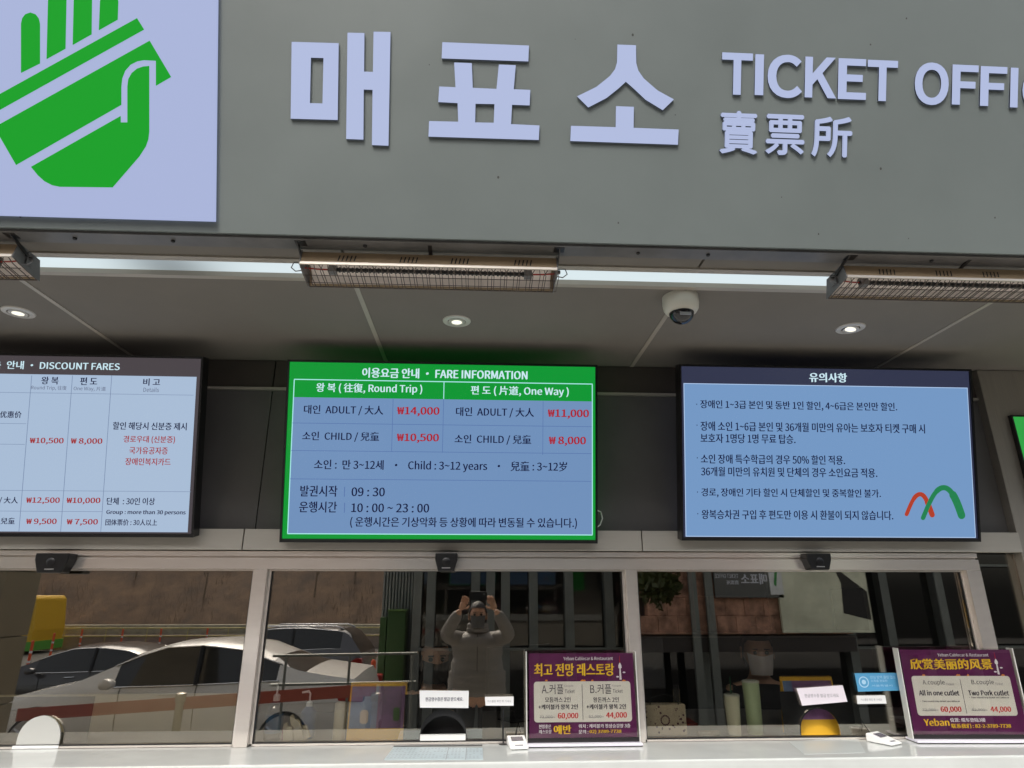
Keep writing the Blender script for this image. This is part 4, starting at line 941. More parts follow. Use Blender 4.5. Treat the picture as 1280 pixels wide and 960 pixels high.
def person(label, loc, facing, joints, cloth, head_p, tilt=0, mask=None, hair='long', hands=None, sleeve=None, trousers=None, padded=False):
    """joints: dict of points in local metres (figure faces +Y before turning)"""
    t = thing('person', label, 'person', loc, (0, 0, facing))
    J = {k: Vector(v) for k, v in joints.items()}; hp = Vector(head_p); Hm = Matrix.Translation(hp) @ Matrix.Rotation(tilt, 4, 'X')
    body = MB()
    # neck+torso+arms as one skin
    names = ['pelvis', 'waist', 'chest', 'neck', 'headb', 'shL', 'elL', 'wrL', 'shR', 'elR', 'wrR', 'hipL', 'knL', 'anL', 'hipR', 'knR', 'anR']
    J['headb'] = hp+Vector((0, -.02, -.03))
    rad = dict(pelvis=(.15, .11), waist=(.13, .1), chest=(.155, .11), neck=(.055, .055), headb=(.05, .05), shL=.06, elL=.042, wrL=.027, shR=.06, elR=.042, wrR=.027, hipL=.085, knL=.058, anL=.038, hipR=.085, knR=.058, anR=.038)
    ed = [('pelvis', 'waist'), ('waist', 'chest'), ('chest', 'neck'), ('neck', 'headb'), ('chest', 'shL'), ('shL', 'elL'), ('elL', 'wrL'), ('chest', 'shR'), ('shR', 'elR'), ('elR', 'wrR'), ('pelvis', 'hipL'), ('hipL', 'knL'), ('knL', 'anL'), ('pelvis', 'hipR'), ('hipR', 'knR'), ('knR', 'anR')]
    nm = [n for n in names if n in J]; ix = {n: i for i, n in enumerate(nm)}
    vs, fs = skin_mesh([J[n] for n in nm], [(ix[a], ix[b]) for a, b in ed if a in ix and b in ix], [rad[n] for n in nm])
    body.add(vs, fs)
    hv, hf = head_mesh(True); body.add([Hm @ v for v in hv], hf)
    if hands:   # each: wrist point, direction of fingers, side of thumb, curl
        for (wr, d, side_) in hands:
            wr = Vector(wr); d = Vector(d).normalized(); sd = Vector(side_).normalized(); up = d.cross(sd).normalized()
            pv, pf = skin_mesh([wr-d*.01, wr+d*.03, wr+d*.075], [(0, 1), (1, 2)], [(.02, .026), (.017, .034), (.013, .036)], 0, 1); body.add(pv, pf)
            for k in range(4):
                o_ = sd*(.027-.018*k); L_ = (.066, .074, .07, .055)[k]; p0 = wr+d*.075+o_
                c1 = p0+d*L_*.4+up*.006; c2 = c1+(d*.6+up*.7).normalized()*L_*.33; c3 = c2+(d*.1+up).normalized()*L_*.27
                fv, ff = skin_mesh([p0-d*.015, c1, c2, c3], [(0, 1), (1, 2), (2, 3)], [.0095, .009, .008, .007], 0, 1); body.add(fv, ff)
            p0 = wr+d*.02+sd*.024; c1 = p0+(sd+d*.5).normalized()*.035+up*.006; c2 = c1+(d+sd*.2+up*.4).normalized()*.03
            fv, ff = skin_mesh([p0-sd*.008, c1, c2], [(0, 1), (1, 2)], [.0125, .0105, .008], 0, 1); body.add(fv, ff)
    body.build('body', M_skin, t, local=True, smooth='all')
    # clothing: slightly larger skin over torso, arms, ends at the wrists
    cn = [n for n in nm if n not in ('headb', 'knL', 'anL', 'knR', 'anR')]; J2 = dict(J)
    for s in ('L', 'R'):
        if 'wr'+s in J: J2['wr'+s] = J['elL' if s == 'L' else 'elR'].lerp(J['wr'+s], .93)
    k_ = .022 if padded else .012
    cr = dict(rad); cr.update(neck=(.062, .06)); vs_, es_, rs_ = [], [], []
    ci = {n: i for i, n in enumerate(cn)}
    for n_ in cn:
        vs_.append(J2[n_]); r_ = cr[n_]; r_ = r_ if isinstance(r_, tuple) else (r_, r_); rs_.append((r_[0]+k_*(1.3 if n_ in ('elL', 'elR', 'shL', 'shR') else 1), r_[1]+k_))
    for a, b in ed:
        if a in ci and b in ci: es_.append((ci[a], ci[b]))
    if False:
        vs_.append(J['pelvis']+Vector((0, 0, -.25))); es_.append((ci['pelvis'], len(vs_)-1)); rs_.append((.18, .13))
    vs, fs = skin_mesh(vs_, es_, rs_); c_ = MB().add(vs, fs)
    zs_ = J['shL'].z; zp = J['pelvis'].z-(.06 if padded else .05); rings = 26; seg_ = 32; vv, ff = [], []; e_ = .03 if padded else 0
    for j in range(rings+1):
        u = j/rings; z = zs_+.075-(zs_+.075-zp)*u; sh = min(1, u/.16); prof = (.07+(.135+e_)*math.sin(sh*math.pi/2)) * (1-.12*math.sin(min(1, max(0, (u-.2)/.45))*math.pi)) + (.02*u if padded else 0)
        puff = (.010*abs(math.sin(u*math.pi*7)) if padded else 0) - (.012 if padded and abs(u-.62) < .02 else 0)
        y0 = J['chest'].y+(J['pelvis'].y-J['chest'].y)*u
        for i in range(seg_):
            a = 2*math.pi*i/seg_; wob = 1+.012*math.sin(a*5+j*.8)
            vv.append(Vector((math.copysign(abs(math.cos(a))**.85, math.cos(a))*(prof+puff)*wob, y0+math.sin(a)*((prof*.62)+puff)*wob, z)))
    for j in range(rings):
        for i in range(seg_): ff.append((j*seg_+i, j*seg_+(i+1) % seg_, (j+1)*seg_+(i+1) % seg_, (j+1)*seg_+i))
    ff.append(tuple(range(seg_))); c_.add(vv, ff); c_.build('coat' if padded else 'top', cloth, t, local=True, smooth='all')
    if padded:
        q = MB(); q.tube([(0, J['pelvis'].y+.155, J['pelvis'].z-.05), (0, J['waist'].y+.152, J['waist'].z), (0, J['chest'].y+.155, J['chest'].z), (0, J['chest'].y+.12, J['shL'].z+.05)], .005, 6); q.build('zip', mat('dark_zip', (.06, .055, .05), .5), t, local=True)
        c = MB()
        for zz in (.16, .26): q2_ = MB(); q2_.tube([(math.cos(a_)*.172, J['chest'].y+math.sin(a_)*.112, J['shL'].z-zz) for a_ in [math.pi*k/16 for k in range(17)]], .004, 5); q2_.build('coat_seam', mat('coat_seam_grey', (.2, .18, .165), .8), t, local=True, smooth=True)
        for zz, r_ in ((J['shL'].z+.06, .095), (J['shL'].z+.095, .09)): c.lathe([(r_, 0), (r_+.008, .012), (r_+.006, .035), (r_-.01, .045)], (J['neck'].x, J['neck'].y+.005, zz), 20)
        c.build('collar', cloth, t, local=True, smooth=True)
    if trousers and 'knL' in J:
        for s in ('L', 'R'):
            vs, fs = skin_mesh([J['hip'+s], J['kn'+s], J['an'+s]], [(0, 1), (1, 2)], [.1, .075, .06]); MB().add(vs, fs).build('trouser_leg', trousers, t, local=True, smooth='all')
            f_ = J['an'+s]; m2 = MB(); m2.prism([(-.08, -.07), (.17, -.07), (.17, -.035), (.06, -.0), (-.07, .0)], f_.x-.045, f_.x+.045, 'x', Matrix.Translation((0, f_.y, f_.z))); m2.build('shoe', M_black, t, local=True, bevel=.015, seg=3)
    # hair
    h = MB(); nu, nv = 28, 16; vv, ff = [], []
    low = {'long': -1.0, 'short': -.35}[hair]
    for j in range(nv+1):
        for i in range(nu):
            ph = 2*math.pi*i/nu; front = max(0, math.sin(ph)); th_max = math.pi*(.33 if front > .5 else (.33+.39*(1-front/.5)))
            th = th_max*j/nv; x, y, z = math.sin(th)*math.cos(ph), math.sin(th)*math.sin(ph), math.cos(th); kk = 1+.03*math.sin(ph*9+j)
            vv.append(Hm @ Vector((.086*x*kk, .103*y*kk-.006, .129*z+.002)))
    for j in range(nv):
        for i in range(nu): ff.append((j*nu+i, (j+1)*nu+i, (j+1)*nu+(i+1) % nu, j*nu+(i+1) % nu))
    h.add(vv, ff)
    if hair == 'long':
        for i in range(26):
            a = math.pi*(1.0-.14)+ (math.pi*1.28)*i/25; x, y = .078*math.cos(a), .085*math.sin(a)-.012
            h.tube([Hm @ Vector((x, y, .02)), Hm @ Vector((x*1.12, y*1.05, -.08)), Hm @ Vector((x*1.15, y*1.0+.004, -.2-.02*math.sin(i*3))), Hm @ Vector((x*1.0, y*.9, -.27-.02*math.sin(i*5)))], [.016, .017, .014, .004], 6)
    h.build('hair', M_hair, t, local=True, smooth='all')
    for s in (-1, 1):
        MB().lathe([(.011, -.001), (.009, .004), (.003, .006)], (0, 0, 0), 12, Hm @ Matrix.Translation((s*.03, .077, .008)) @ Matrix.Rotation(R(-90), 4, 'X')).build('eye', M_eye, t, local=True, smooth='all')
        MB().box(s*.03-.014, s*.03+.014, .082, .088, .024, .029, Hm).build('eyebrow', M_hair, t, local=True)
    if mask:
        mm = MB(); rows = 7; cols = 13; vv, ff = [], []
        for j in range(rows):
            v = j/(rows-1); z = -.006-.095*v
            for i in range(cols):
                u = -1+2*i/(cols-1); a = u*1.25; r_ = .066*(1-.22*v); vv.append(Hm @ Vector((r_*1.12*math.sin(a), .022+(.082-.01*v)*math.cos(a)**.7+(.014 if abs(u) < .3 else 0)*(1-abs(v-.4)), z+.012*abs(u)*(1 if v < .5 else -.4))))
        for j in range(rows-1):
            for i in range(cols-1): ff.append((j*cols+i, j*cols+i+1, (j+1)*cols+i+1, (j+1)*cols+i))
        mm.add(vv, ff); mm.build('face_mask', mask, t, local=True, smooth='all')
    return t
M_mw = mat('white_mask', (.8, .72, .66), .7, bump=.1, bscale=40); M_mb = mat('black_mask', (.02, .02, .022), .7)
# clerk in the middle window, leaning to the desk
ph = hy(543, 822, .62)
sit = dict(pelvis=(0, -.1, -.62), waist=(0, -.08, -.48), chest=(0, -.04, -.3), neck=(0, -.02, -.14), shL=(-.15, -.03, -.21), elL=(-.21, .05, -.44), wrL=(-.1, .26, -.5), shR=(.15, -.03, -.21), elR=(.2, .06, -.44), wrR=(.1, .26, -.5))
hds = [((-.1, .26, -.5), (.2, 1, 0), (1, 0, 0)), ((.1, .26, -.5), (-.2, 1, 0), (-1, 0, 0))]
person('clerk with long dark hair and black mask sitting behind the middle window', ph, math.pi+R(12), sit, mat('black_knit', (.015, .015, .016), .8), (0, 0, 0), R(-8), M_mb, 'long', hds)
ph = hy(947, 815, .78)
person('clerk with dark hair and white mask sitting behind the right window', ph, math.pi-R(10), sit, mat('black_cloth', (.012, .012, .014), .8), (0, 0, 0), R(-4), M_mw, 'short', hds)
# the photographer, reflected in the middle window; phone held up before the face
HP = Vector((0, -.34, -.20))
stand = dict(pelvis=(0, -.40, -.80), waist=(0, -.40, -.66), chest=(0, -.38, -.50), neck=(0, -.37, -.36), shL=(-.16, -.38, -.40), elL=(-.29, -.22, -.36), wrL=(-.155, -.06, -.14), shR=(.16, -.38, -.40), elR=(.29, -.22, -.36), wrR=(.155, -.06, -.14),
             hipL=(-.09, -.40, -.88), knL=(-.1, -.38, -1.2), anL=(-.1, -.41, -1.53), hipR=(.09, -.40, -.88), knR=(.1, -.38, -1.2), anR=(.1, -.41, -1.53))
M_puff = mat('light_grey_padded_coat', (.23, .21, .19), .6, var=.15, scale=8, bump=.8, bscale=14, stretch=(.6, .6, 2.4))
person('photographer in grey padded coat and dark mask holding up phone, reflected in middle window', (0, -2.93, 1.6), 0, stand, M_puff, HP, R(4), mat('grey_mask', (.1, .1, .1), .7), 'short',
       [((-.15, -.055, -.135), (.45, .2, .9), (.8, .3, -.35)), ((.15, -.055, -.135), (-.45, .2, .9), (-.8, .3, -.35))], trousers=mat('black_trousers', (.02, .02, .022), .8), padded=True)
t = thing('smartphone', 'dark smartphone held sideways by the photographer', 'phone', (0, -2.93, 1.6))
MB().box(-.078, .078, -.004, .004, -.062, .012).build('case', M_black, t, local=True, bevel=.003)
MB().lathe([(.008, 0), (.008, .003)], (.05, .004, -.01), 16, Matrix.Rotation(R(-90), 4, 'X')).build('lens_ring', M_brk, t, local=True)

# ------------------------------------------------------------------ cars and street behind the camera (seen in the glass)
M_cg = mat('car_window_glass', (.02, .022, .022), .06, spec=.8); M_tyre = mat('tyre_rubber', (.02, .02, .02), .8); M_rim = mat('alloy_rim', (.5, .5, .5), .3, metal=.9)
M_chr = mat('chrome_trim', (.8, .8, .8), .12, metal=1); M_tail = mat('red_tail_lamp', (.35, .01, .01), .2); M_headl = mat('head_lamp', (.6, .62, .65), .1)
def interp(tab, x):
    for (a, va), (b, vb) in zip(tab, tab[1:]):
        if a <= x <= b: return va+(vb-va)*(x-a)/(b-a)
    return tab[-1][1] if x > tab[-1][0] else tab[0][1]
def car(name, label, paint, p, yaw, L, Wd, top, belt, glassx, suv=False):
    """top: outline height by x (x from nose 0 to tail L, faces +X... nose at local x=0)"""
    t = thing(name, label, 'car', p, (0, 0, yaw), group='cars parked behind the photographer')
    N = 56; ring = 9; body = MB(); vv = []; cab0, cab1 = glassx[0], glassx[-1]
    for i in range(N+1):
        x = L*i/N; zt_ = interp(top, x); zs = min(interp(belt, x), zt_-.01); e = min(1, min(x, L-x)/.45); w_ = Wd/2*(.80+.20*math.sqrt(max(0, 1-(1-e)**2)))
        incab = cab0 < x < cab1; wt = w_*(.80 if zt_-zs > .2 else .93) if zt_-zs > .05 else w_*.94
        wt = w_*(.94-.17*min(1, max(0, (zt_-zs)/.35)))
        zb = .24+.06*(1-e)
        half = [(w_*.9, zb), (w_, zb+.12), (w_*1.0, .55), (w_*.985, zs-.06), (w_*.95, zs), (wt, zt_-.05*min(1, (zt_-zs)*3)), (wt*.8, zt_-.008), (wt*.4, zt_+.004)]
        vv += [Vector((x, -a, b)) for a, b in half]+[Vector((x, 0, zt_+.008))]+[Vector((x, a, b)) for a, b in half[::-1]]
    R_ = 17; gi = {}
    for i in range(N):
        x = L*(i+.5)/N
        for k in range(R_-1):
            body.cur = 0
            zs = interp(belt, x); zt_ = interp(top, x)
            if k in (4, 11) and glassx[1] < x < glassx[2] and zt_-zs > .12: body.cur = 1
            if k in (5, 6, 7, 8, 9, 10) and (glassx[0] < x < glassx[1]+.15 or glassx[2]-.1 < x < glassx[3]): body.cur = 1
            body.add([vv[i*R_+k], vv[(i+1)*R_+k], vv[(i+1)*R_+k+1], vv[i*R_+k+1]], [(0, 1, 2, 3)])
    body.cur = 0; body.add(vv[:R_], [tuple(range(R_))]); body.add(vv[N*R_:(N+1)*R_], [tuple(range(R_))])
    # weld
    bm = bmesh.new(); me_ = bpy.data.meshes.new('c'); me_.from_pydata([tuple(v) for v in body.v], [], body.f)
    for p_, k in zip(me_.polygons, body.mi): p_.material_index = k
    bm.from_mesh(me_); bmesh.ops.remove_doubles(bm, verts=bm.verts, dist=1e-4); bmesh.ops.recalc_face_normals(bm, faces=bm.faces); bm.to_mesh(me_); bm.free()
    me_.name = 'body'; me_.materials.append(paint); me_.materials.append(M_cg)
    for p_ in me_.polygons: p_.use_smooth = True
    me_.set_sharp_from_angle(angle=R(35)); o = bpy.data.objects.new('body', me_); COL.objects.link(o); o.parent = t
    wr = .34 if not suv else .37
    for wx in (.19*L, .80*L):
        for s in (-1, 1):
            MB().lathe([(wr+.06, -.012), (wr+.06, .012)], (wx, s*(Wd/2-.02), wr-.0), 32, Matrix.Rotation(R(90), 4, 'X')).build('wheel_arch', M_blackm, t, local=True)
            w_ = MB().lathe([(wr-.05, -.11), (wr, -.09), (wr, .09), (wr-.05, .11)], (wx, s*(Wd/2-.1), wr), 32, Matrix.Rotation(R(90), 4, 'X')).build('wheel', M_tyre, t, local=True, smooth=True)
            r_ = MB(); 
            for k in range(10):
                a = 2*math.pi*k/10; c = Vector((wx, s*(Wd/2+.016), wr)); r_.tube([c, c+Vector((math.cos(a)*(wr-.08), 0, math.sin(a)*(wr-.08)))], [.03, .02], 5)
            r_.lathe([(wr-.06, -.004), (wr-.085, .008)], (wx, s*(Wd/2+.013), wr), 28, Matrix.Rotation(R(90), 4, 'X')); r_.build('rim', M_rim, w_, local=True)
    for s in (-1, 1):
        y = s*(Wd/2*.985)
        MB().tube([(.5, s*(Wd/2*.99), .70), (L*.5, s*(Wd/2+.002), .72), (L-.35, s*(Wd/2*.99), .76)], .007, 5).build('side_crease', paint, t, local=True, smooth='all')
        MB().tube([(.9, s*(Wd/2-.004), .33), (L*.5, s*(Wd/2-.0), .32), (L-.9, s*(Wd/2-.004), .33)], .02, 6).build('sill_trim', M_black, t, local=True, smooth='all')
        for hx_ in (.5*L, .715*L): MB().tube([(hx_-.09, y+s*.012, interp(belt, hx_)-.09), (hx_-.06, y+s*.03, interp(belt, hx_)-.085), (hx_+.07, y+s*.03, interp(belt, hx_)-.08), (hx_+.1, y+s*.01, interp(belt, hx_)-.08)], .012, 6).build('door_handle', M_chr if paint.name != 'white_car_paint' else paint, t, local=True, smooth=True)
        for dx in ((glassx[1]+.12, .30), ((glassx[1]+glassx[2])/2+.05, .30), (glassx[2]-.2, .5)):
            x = dx[0]; zb_ = interp(belt, x); MB().tube([(x+.02, s*Wd/2*.985, .34), (x, s*(Wd/2+.001), .55), (x-.01, s*Wd/2*.987, zb_-.06), (x-.01, s*Wd/2*.955, zb_)], .006, 5).build('door_gap', M_blackm, t, local=True)
        # pillars
        for x in ((glassx[1]+glassx[2])/2+.02,):
            zs, zt_ = interp(belt, x), interp(top, x); wt = Wd/2*(.94-.17)
            MB().tube([(x, s*Wd/2*.955, zs), (x-.03, s*(wt+.012), zt_-.05)], .032, 6).build('pillar', M_black, t, local=True)
        ln = MB(); pts = []
        for k in range(15):
            x = glassx[1]-.05+(glassx[2]-glassx[1]+.1)*k/14; zt_ = interp(top, x); zs = interp(belt, x); wt = Wd/2*(.94-.17*min(1, max(0, (zt_-zs)/.35))); pts.append((x, s*(wt+.008), zt_-.052*min(1, (zt_-zs)*3)))
        ln.tube(pts, .012, 5); ln.tube([(glassx[1]-.05+(glassx[2]-glassx[1]+.1)*k/8, s*(Wd/2*.957), interp(belt, glassx[1]-.05+(glassx[2]-glassx[1]+.1)*k/8)+.004) for k in range(9)], .011, 5)
        ln.build('window_trim', M_chr, t, local=True, smooth='all')
        mx_ = glassx[1]+.02; MB().lathe([(.03, -.09), (.075, -.07), (.085, 0), (.07, .07), (.02, .09)], (mx_, s*(Wd/2+.12), interp(belt, mx_)+.06), 16, Matrix.Rotation(R(90), 4, 'X') @ Matrix.Diagonal((1, .8, 1, 1))).build('door_mirror', paint, t, local=True, smooth=True)
        MB().prism([(L-.42, .86*belt[-1][1]), (L-.03, .84*belt[-1][1]), (L-.03, .98*belt[-1][1]), (L-.16, 1.0*belt[-1][1])], s*(Wd/2*.80), s*(Wd/2*.80)+s*.17, 'y').build('tail_lamp', M_tail, t, local=True, bevel=.01)
        MB().prism([(.06, .6), (.5, .68), (.55, .76), (.2, .74)], s*(Wd/2*.82), s*(Wd/2*.82)+s*.14, 'y').build('headlight', M_headl, t, local=True, bevel=.01)
        if suv: MB().tube([(glassx[1]+.2, s*.6, interp(top, glassx[1]+.2)-.01), (glassx[1]+.4, s*.6, interp(top, glassx[1]+.4)+.05), (glassx[2]-.2, s*.6, interp(top, glassx[2]-.2)+.05), (glassx[2], s*.6, interp(top, glassx[2])-.01)], .018, 6).build('roof_rail', M_chr, t, local=True, smooth='all')
    return t
sed_top = [(0, .55), (.12, .72), (.6, .86), (1.25, .99), (1.9, 1.32), (2.3, 1.44), (2.8, 1.46), (3.3, 1.40), (4.0, 1.14), (4.4, 1.07), (4.75, 1.02), (4.9, .62)]
sed_belt = [(0, .5), (.15, .66), (.6, .8), (1.3, .93), (2.5, .95), (3.8, 1.0), (4.8, .95), (4.9, .9)]
M_wcar = mat('white_car_paint', (.82, .8, .75), .25, coat=.6); M_dcar = mat('dark_car_paint', (.05, .048, .05), .2, coat=.8); M_gcar = mat('grey_car_paint', (.12, .12, .13), .2, coat=.8); M_scar = mat('silver_car_paint', (.3, .3, .29), .25, coat=.6)
# white sedan: nose at left, tail in middle window
pn = mir(12, 880, 6.9); pt = mir(412, 845, 6.9); Lc = pt.x-pn.x
c1 = car('parked_sedan', 'white sedan reflected across the left and middle windows', M_wcar, (pn.x, -6.0, gz(-6.9)), 0, 4.9, 1.85, sed_top, sed_belt, (1.2, 1.75, 3.75, 4.15))
c1.scale = (1, 1, 1); c1.location = (pn.x, -6.9-.0, gz(-6.9))
pn = mir(20, 850, 11.5)
c2 = car('parked_sedan', 'dark sedan reflected in the left window behind the white sedan', M_dcar, (pn.x-.75, -11.3, gz(-11.3)), 0, 4.8, 1.85, sed_top, sed_belt, (1.2, 1.75, 3.7, 4.1))
suv_top = [(0, .7), (.12, .92), (.6, 1.04), (1.2, 1.14), (1.9, 1.58), (2.4, 1.66), (3.2, 1.67), (4.1, 1.6), (4.3, 1.5), (4.6, 1.1), (4.7, .8)]
suv_belt = [(0, .6), (.15, .85), (.6, .98), (1.3, 1.06), (2.5, 1.1), (4.0, 1.16), (4.6, 1.08), (4.7, .95)]
c2.scale = (1, 1, .9)
pt = mir(466, 820, 15.2)
c3 = car('parked_suv', 'dark grey SUV with roof rails reflected in the middle window', M_gcar, (pt.x-4.7, -15.2, gz(-15.2)), R(3), 4.7, 1.9, suv_top, suv_belt, (1.15, 1.7, 4.1, 4.62), True)
# yellow bus far left
pb_ = mir(50, 800, 31)
t = thing('city_bus', 'yellow bus with green skirt reflected at the left edge', 'bus', (pb_.x-.8, -31, gz(-31)-.15))
MB().prism([(-5.5, .35), (1.1, .35), (1.15, 1.2), (.95, 2.6), (.8, 2.75), (-5.5, 2.75)], -1.2, 1.2, 'y').build('body', mat('yellow_bus_paint', (.75, .45, .03), .35), t, local=True, bevel=.06)
MB().box(-5.5, 1.17, -1.22, 1.22, .3, .7).build('skirt', mat('green_bus_paint', (.12, .4, .06), .4), t, local=True)
for k in range(5): MB().box(-.35-k*1.0, .45-k*1.0, 1.2, 1.215, 1.35, 2.3).build('window', M_cg, t, local=True)
MB().box(.2, .92, 1.2, 1.215, 1.35, 2.3).build('window', M_cg, t, local=True); MB().box(.15, .9, 1.2, 1.22, 2.36, 2.6).build('route_display', M_black, t, local=True)
for wx in (-4.3, -.6):
    MB().lathe([(.42, -.1), (.45, -.08), (.45, .08), (.42, .1)], (wx, 1.15, .47), 20, Matrix.Rotation(R(90), 4, 'X')).build('wheel', M_tyre, t, local=True)
# lane posts
M_op = mat('orange_plastic', (.75, .1, .03), .45)
lab = ['nearest', 'second', 'third', 'fourth', 'fifth', 'sixth', 'seventh']
base = None
for k, (px, py, d) in enumerate([(35, 830, 20.8), (64, 812, 26.5), (101, 798, 31), (152, 798, 31), (200, 798, 31.5), (258, 798, 32), (466, 840, 9.6)]):
    p = mir(px, py, d)
    if base is None:
        base = thing('lane_post', 'x', 'post', (0, 0, 0), group='orange lane posts along the road')
        MB().lathe([(.045, 0), (.045, 1.02), (.02, 1.05)], n=12).build('post', M_op, base, local=True)
        MB().lathe([(.13, 0), (.12, .04), (.05, .06)], n=12).build('foot', M_op, base, local=True)
        for z in (.35, .65): MB().lathe([(.047, z), (.047, z+.07)], n=12).build('reflective_band', M_white, base, local=True)
        o = base
    else: o = copy_tree(base)
    o.location = (p.x, -d, gz(-d)); o['label'] = ('orange lane post reflected, %s from the left along the road' % lab[k]) if k < 6 else 'orange lane post reflected beside the green panels in middle window'
# guard rail and low wall with yellow pipe
t = thing('guardrail', 'low stone wall with yellow rail along the road below the hillside', 'fence', (0, -33, -1.1))
MB().box(-60, 12, -33.4, -33.0, -1.3, -.45).build('low_wall', mat('pinkish_stone', (.34, .26, .21), .85, var=.3, scale=3), t)
MB().box(-60, 12, -34.2, -33.5, -.6, .0).build('planting_strip', mat('dry_grass', (.38, .35, .26), .9, var=.35, scale=5), t)
MB().tube([(-60, -32.9, -.12), (12, -32.9, -.12)], .03, 6).tube([(-60, -32.9, -.5), (12, -32.9, -.5)], .025, 6).build('rail', mat('yellow_rail', (.5, .42, .12), .5), t)
for k in range(34): MB().tube([(-58+k*2.05, -32.9, -1.1), (-58+k*2.05, -32.9, -.12)], .02, 6).build('rail_post', mat('yellow_rail', (0, 0, 0)), t)
M_rb = mat('red_tape', (.3, .06, .04), .5)
t = thing('belt_barrier', 'red belt on steel posts reflected as a band across the cars', 'barrier', (mir(226, 890, 3.4).x, -3.4, 0))
a, b = mir(20, 894, 3.4), mir(470, 862, 3.4)
MB().add([(a.x, -3.4, a.z-.05), (b.x, -3.4, b.z-.05), (b.x, -3.4, b.z+.05), (a.x, -3.4, a.z+.05), (a.x, -3.405, a.z-.05), (b.x, -3.405, b.z-.05), (b.x, -3.405, b.z+.05), (a.x, -3.405, a.z+.05)], [(0, 1, 2, 3), (7, 6, 5, 4), (0, 4, 5, 1), (2, 6, 7, 3), (1, 5, 6, 2), (3, 7, 4, 0)]).build('belt', M_rb, t)
for px in (226, 470):
    p = mir(px, 870, 3.4); MB().lathe([(.16, 0), (.15, .03), (.035, .05), (.035, p.z-.05), (.045, p.z-.04), (.045, p.z+.02), (.02, p.z+.03)], (p.x, -3.4, 0), 20).build('post', mat('dull_steel', (.3, .27, .22), .4, metal=.5), t, smooth=True)
# building pillar at far left, behind the camera
px_ = mir(30, 815, 3.6)
t = thing('canopy_pillar', 'broad brown square pillar reflected at the far left', 'pillar', (px_.x-.7, -3.6, 0))
xe = mir(30, 815, 4.1).x
M_pil = mat('brown_stone_cladding', (.27, .225, .15), .6, var=.12, scale=3)
for k in range(6): MB().box(xe-1.6, xe, -4.1, -3.6, .0+k*.6+.004, (k+1)*.6-.004).build('cladding_panel', M_pil, t, bevel=.004)
MB().box(xe-1.56, xe-.04, -4.06, -3.64, .0, 3.6).build('core', M_wall, t)
# glass pavilion across the yard, right side: mirror glass bays between grey posts
M_post = mat('grey_green_posts', (.2, .21, .19), .5, metal=.3, var=.2, scale=4); M_mir = mat('dark_mirror_glass', (.16, .16, .15), .04, metal=.0, spec=1.0)
M_bay = mat('dark_curtain_glass', (.012, .012, .012), .03, spec=1.0)
t = thing('pavilion', 'dark glass pavilion with grey green posts reflected in the middle and right windows', 'building', (6, -8.4, -.5))
bx0 = mir(519, 800, 8).x
MB().box(bx0, bx0+14, -9.2, -8.2, -.55, 4.6).build('bay_core', mat('dark_inner', (.02, .02, .018), .8), t)
MB().box(bx0-.2, bx0+14.2, -9.4, -7.9, 4.6, 4.9).build('roof', M_soffit, t)
for px in (521, 538, 594, 613, 632, 667, 712, 762, 876, 1060, 1110, 1180):
    x = mir(px, 760, 8).x; MB().box(x-.07, x+.07, -8.19, -8.0, -.55, 4.6).build('post', M_post, t)
xp = [mir(px, 760, 8).x for px in (521, 594, 667, 762, 876, 1060, 1180)]+[bx0+14]
for a, b in zip(xp, xp[1:]): MB().box(a+.08, b-.08, -8.195, -8.18, -.4, 4.5).build('pane', M_bay, t)
for z in (.75, 2.05): MB().box(bx0, bx0+14, -8.0, -7.95, z-.02, z+.02).build('rail', M_post, t)
# corrugated screen and green lockers beside it
x0 = mir(474, 780, 9).x; x1 = mir(518, 780, 9).x
t = thing('corrugated_screen', 'tall pale grey corrugated screen wall reflected left of the clerk', 'screen wall', (x0, -9.3, -.55))
n_ = 11; m2 = MB()
for k in range(n_):
    a = x0+(x1-x0)*k/n_; b = x0+(x1-x0)*(k+.55)/n_; MB().box(a, b, -9.3, -9.2, -.55, 2.3+k*.1+.1*math.sin(k*2)).build('slat', mat('pale_grey_sheet', (.3, .32, .3), .5, var=.15, scale=3), t)
MB().box(x0, x1, -9.36, -9.31, -.55, 2.4).build('backing_sheet', mat('pale_grey_sheet', (0, 0, 0)), t)
t = thing('green_locker', 'tall dark green cabinet reflected in front of the corrugated screen', 'cabinet', (mir(493, 800, 9).x, -9.0, -.55))
g0, g1 = mir(483, 800, 8.8).x, mir(506, 800, 8.8).x; zt2 = mir(495, 764, 8.8).z
MG = mat('dark_green_metal', (.035, .1, .02), .45, var=.1)
MB().box(g0, g1, -9.15, -8.8, -.55, zt2).build('cabinet', MG, t, bevel=.01); MB().box(g0-.01, g1+.01, -9.16, -8.78, zt2+.002, zt2+.03).build('lid', mat('green_edge', (.12, .22, .06), .4), t); MB().box(g0-.14, g0-.03, -9.15, -8.9, -.55, zt2-.1).build('side_cabinet', MG, t)
t = thing('hand_railing', 'thin grey handrail reflected across the cars in the middle window', 'railing', (mir(420, 815, 5).x, -5.4, 0))
a, b = mir(330, 820, 5.0), mir(522, 812, 5.0)
zr = a.z
for zz in (a.z, a.z-.3): MB().tube([(a.x+.1, -5, zz), (b.x, -5, zz+.02)], .015, 8).build('rail', M_post, t)
for k in range(3):
    x = a.x+.25+(b.x-a.x-.3)*k/2; MB().tube([(x, -5, gz(-5)), (x, -5, a.z)], .015, 8).build('post', M_post, t)
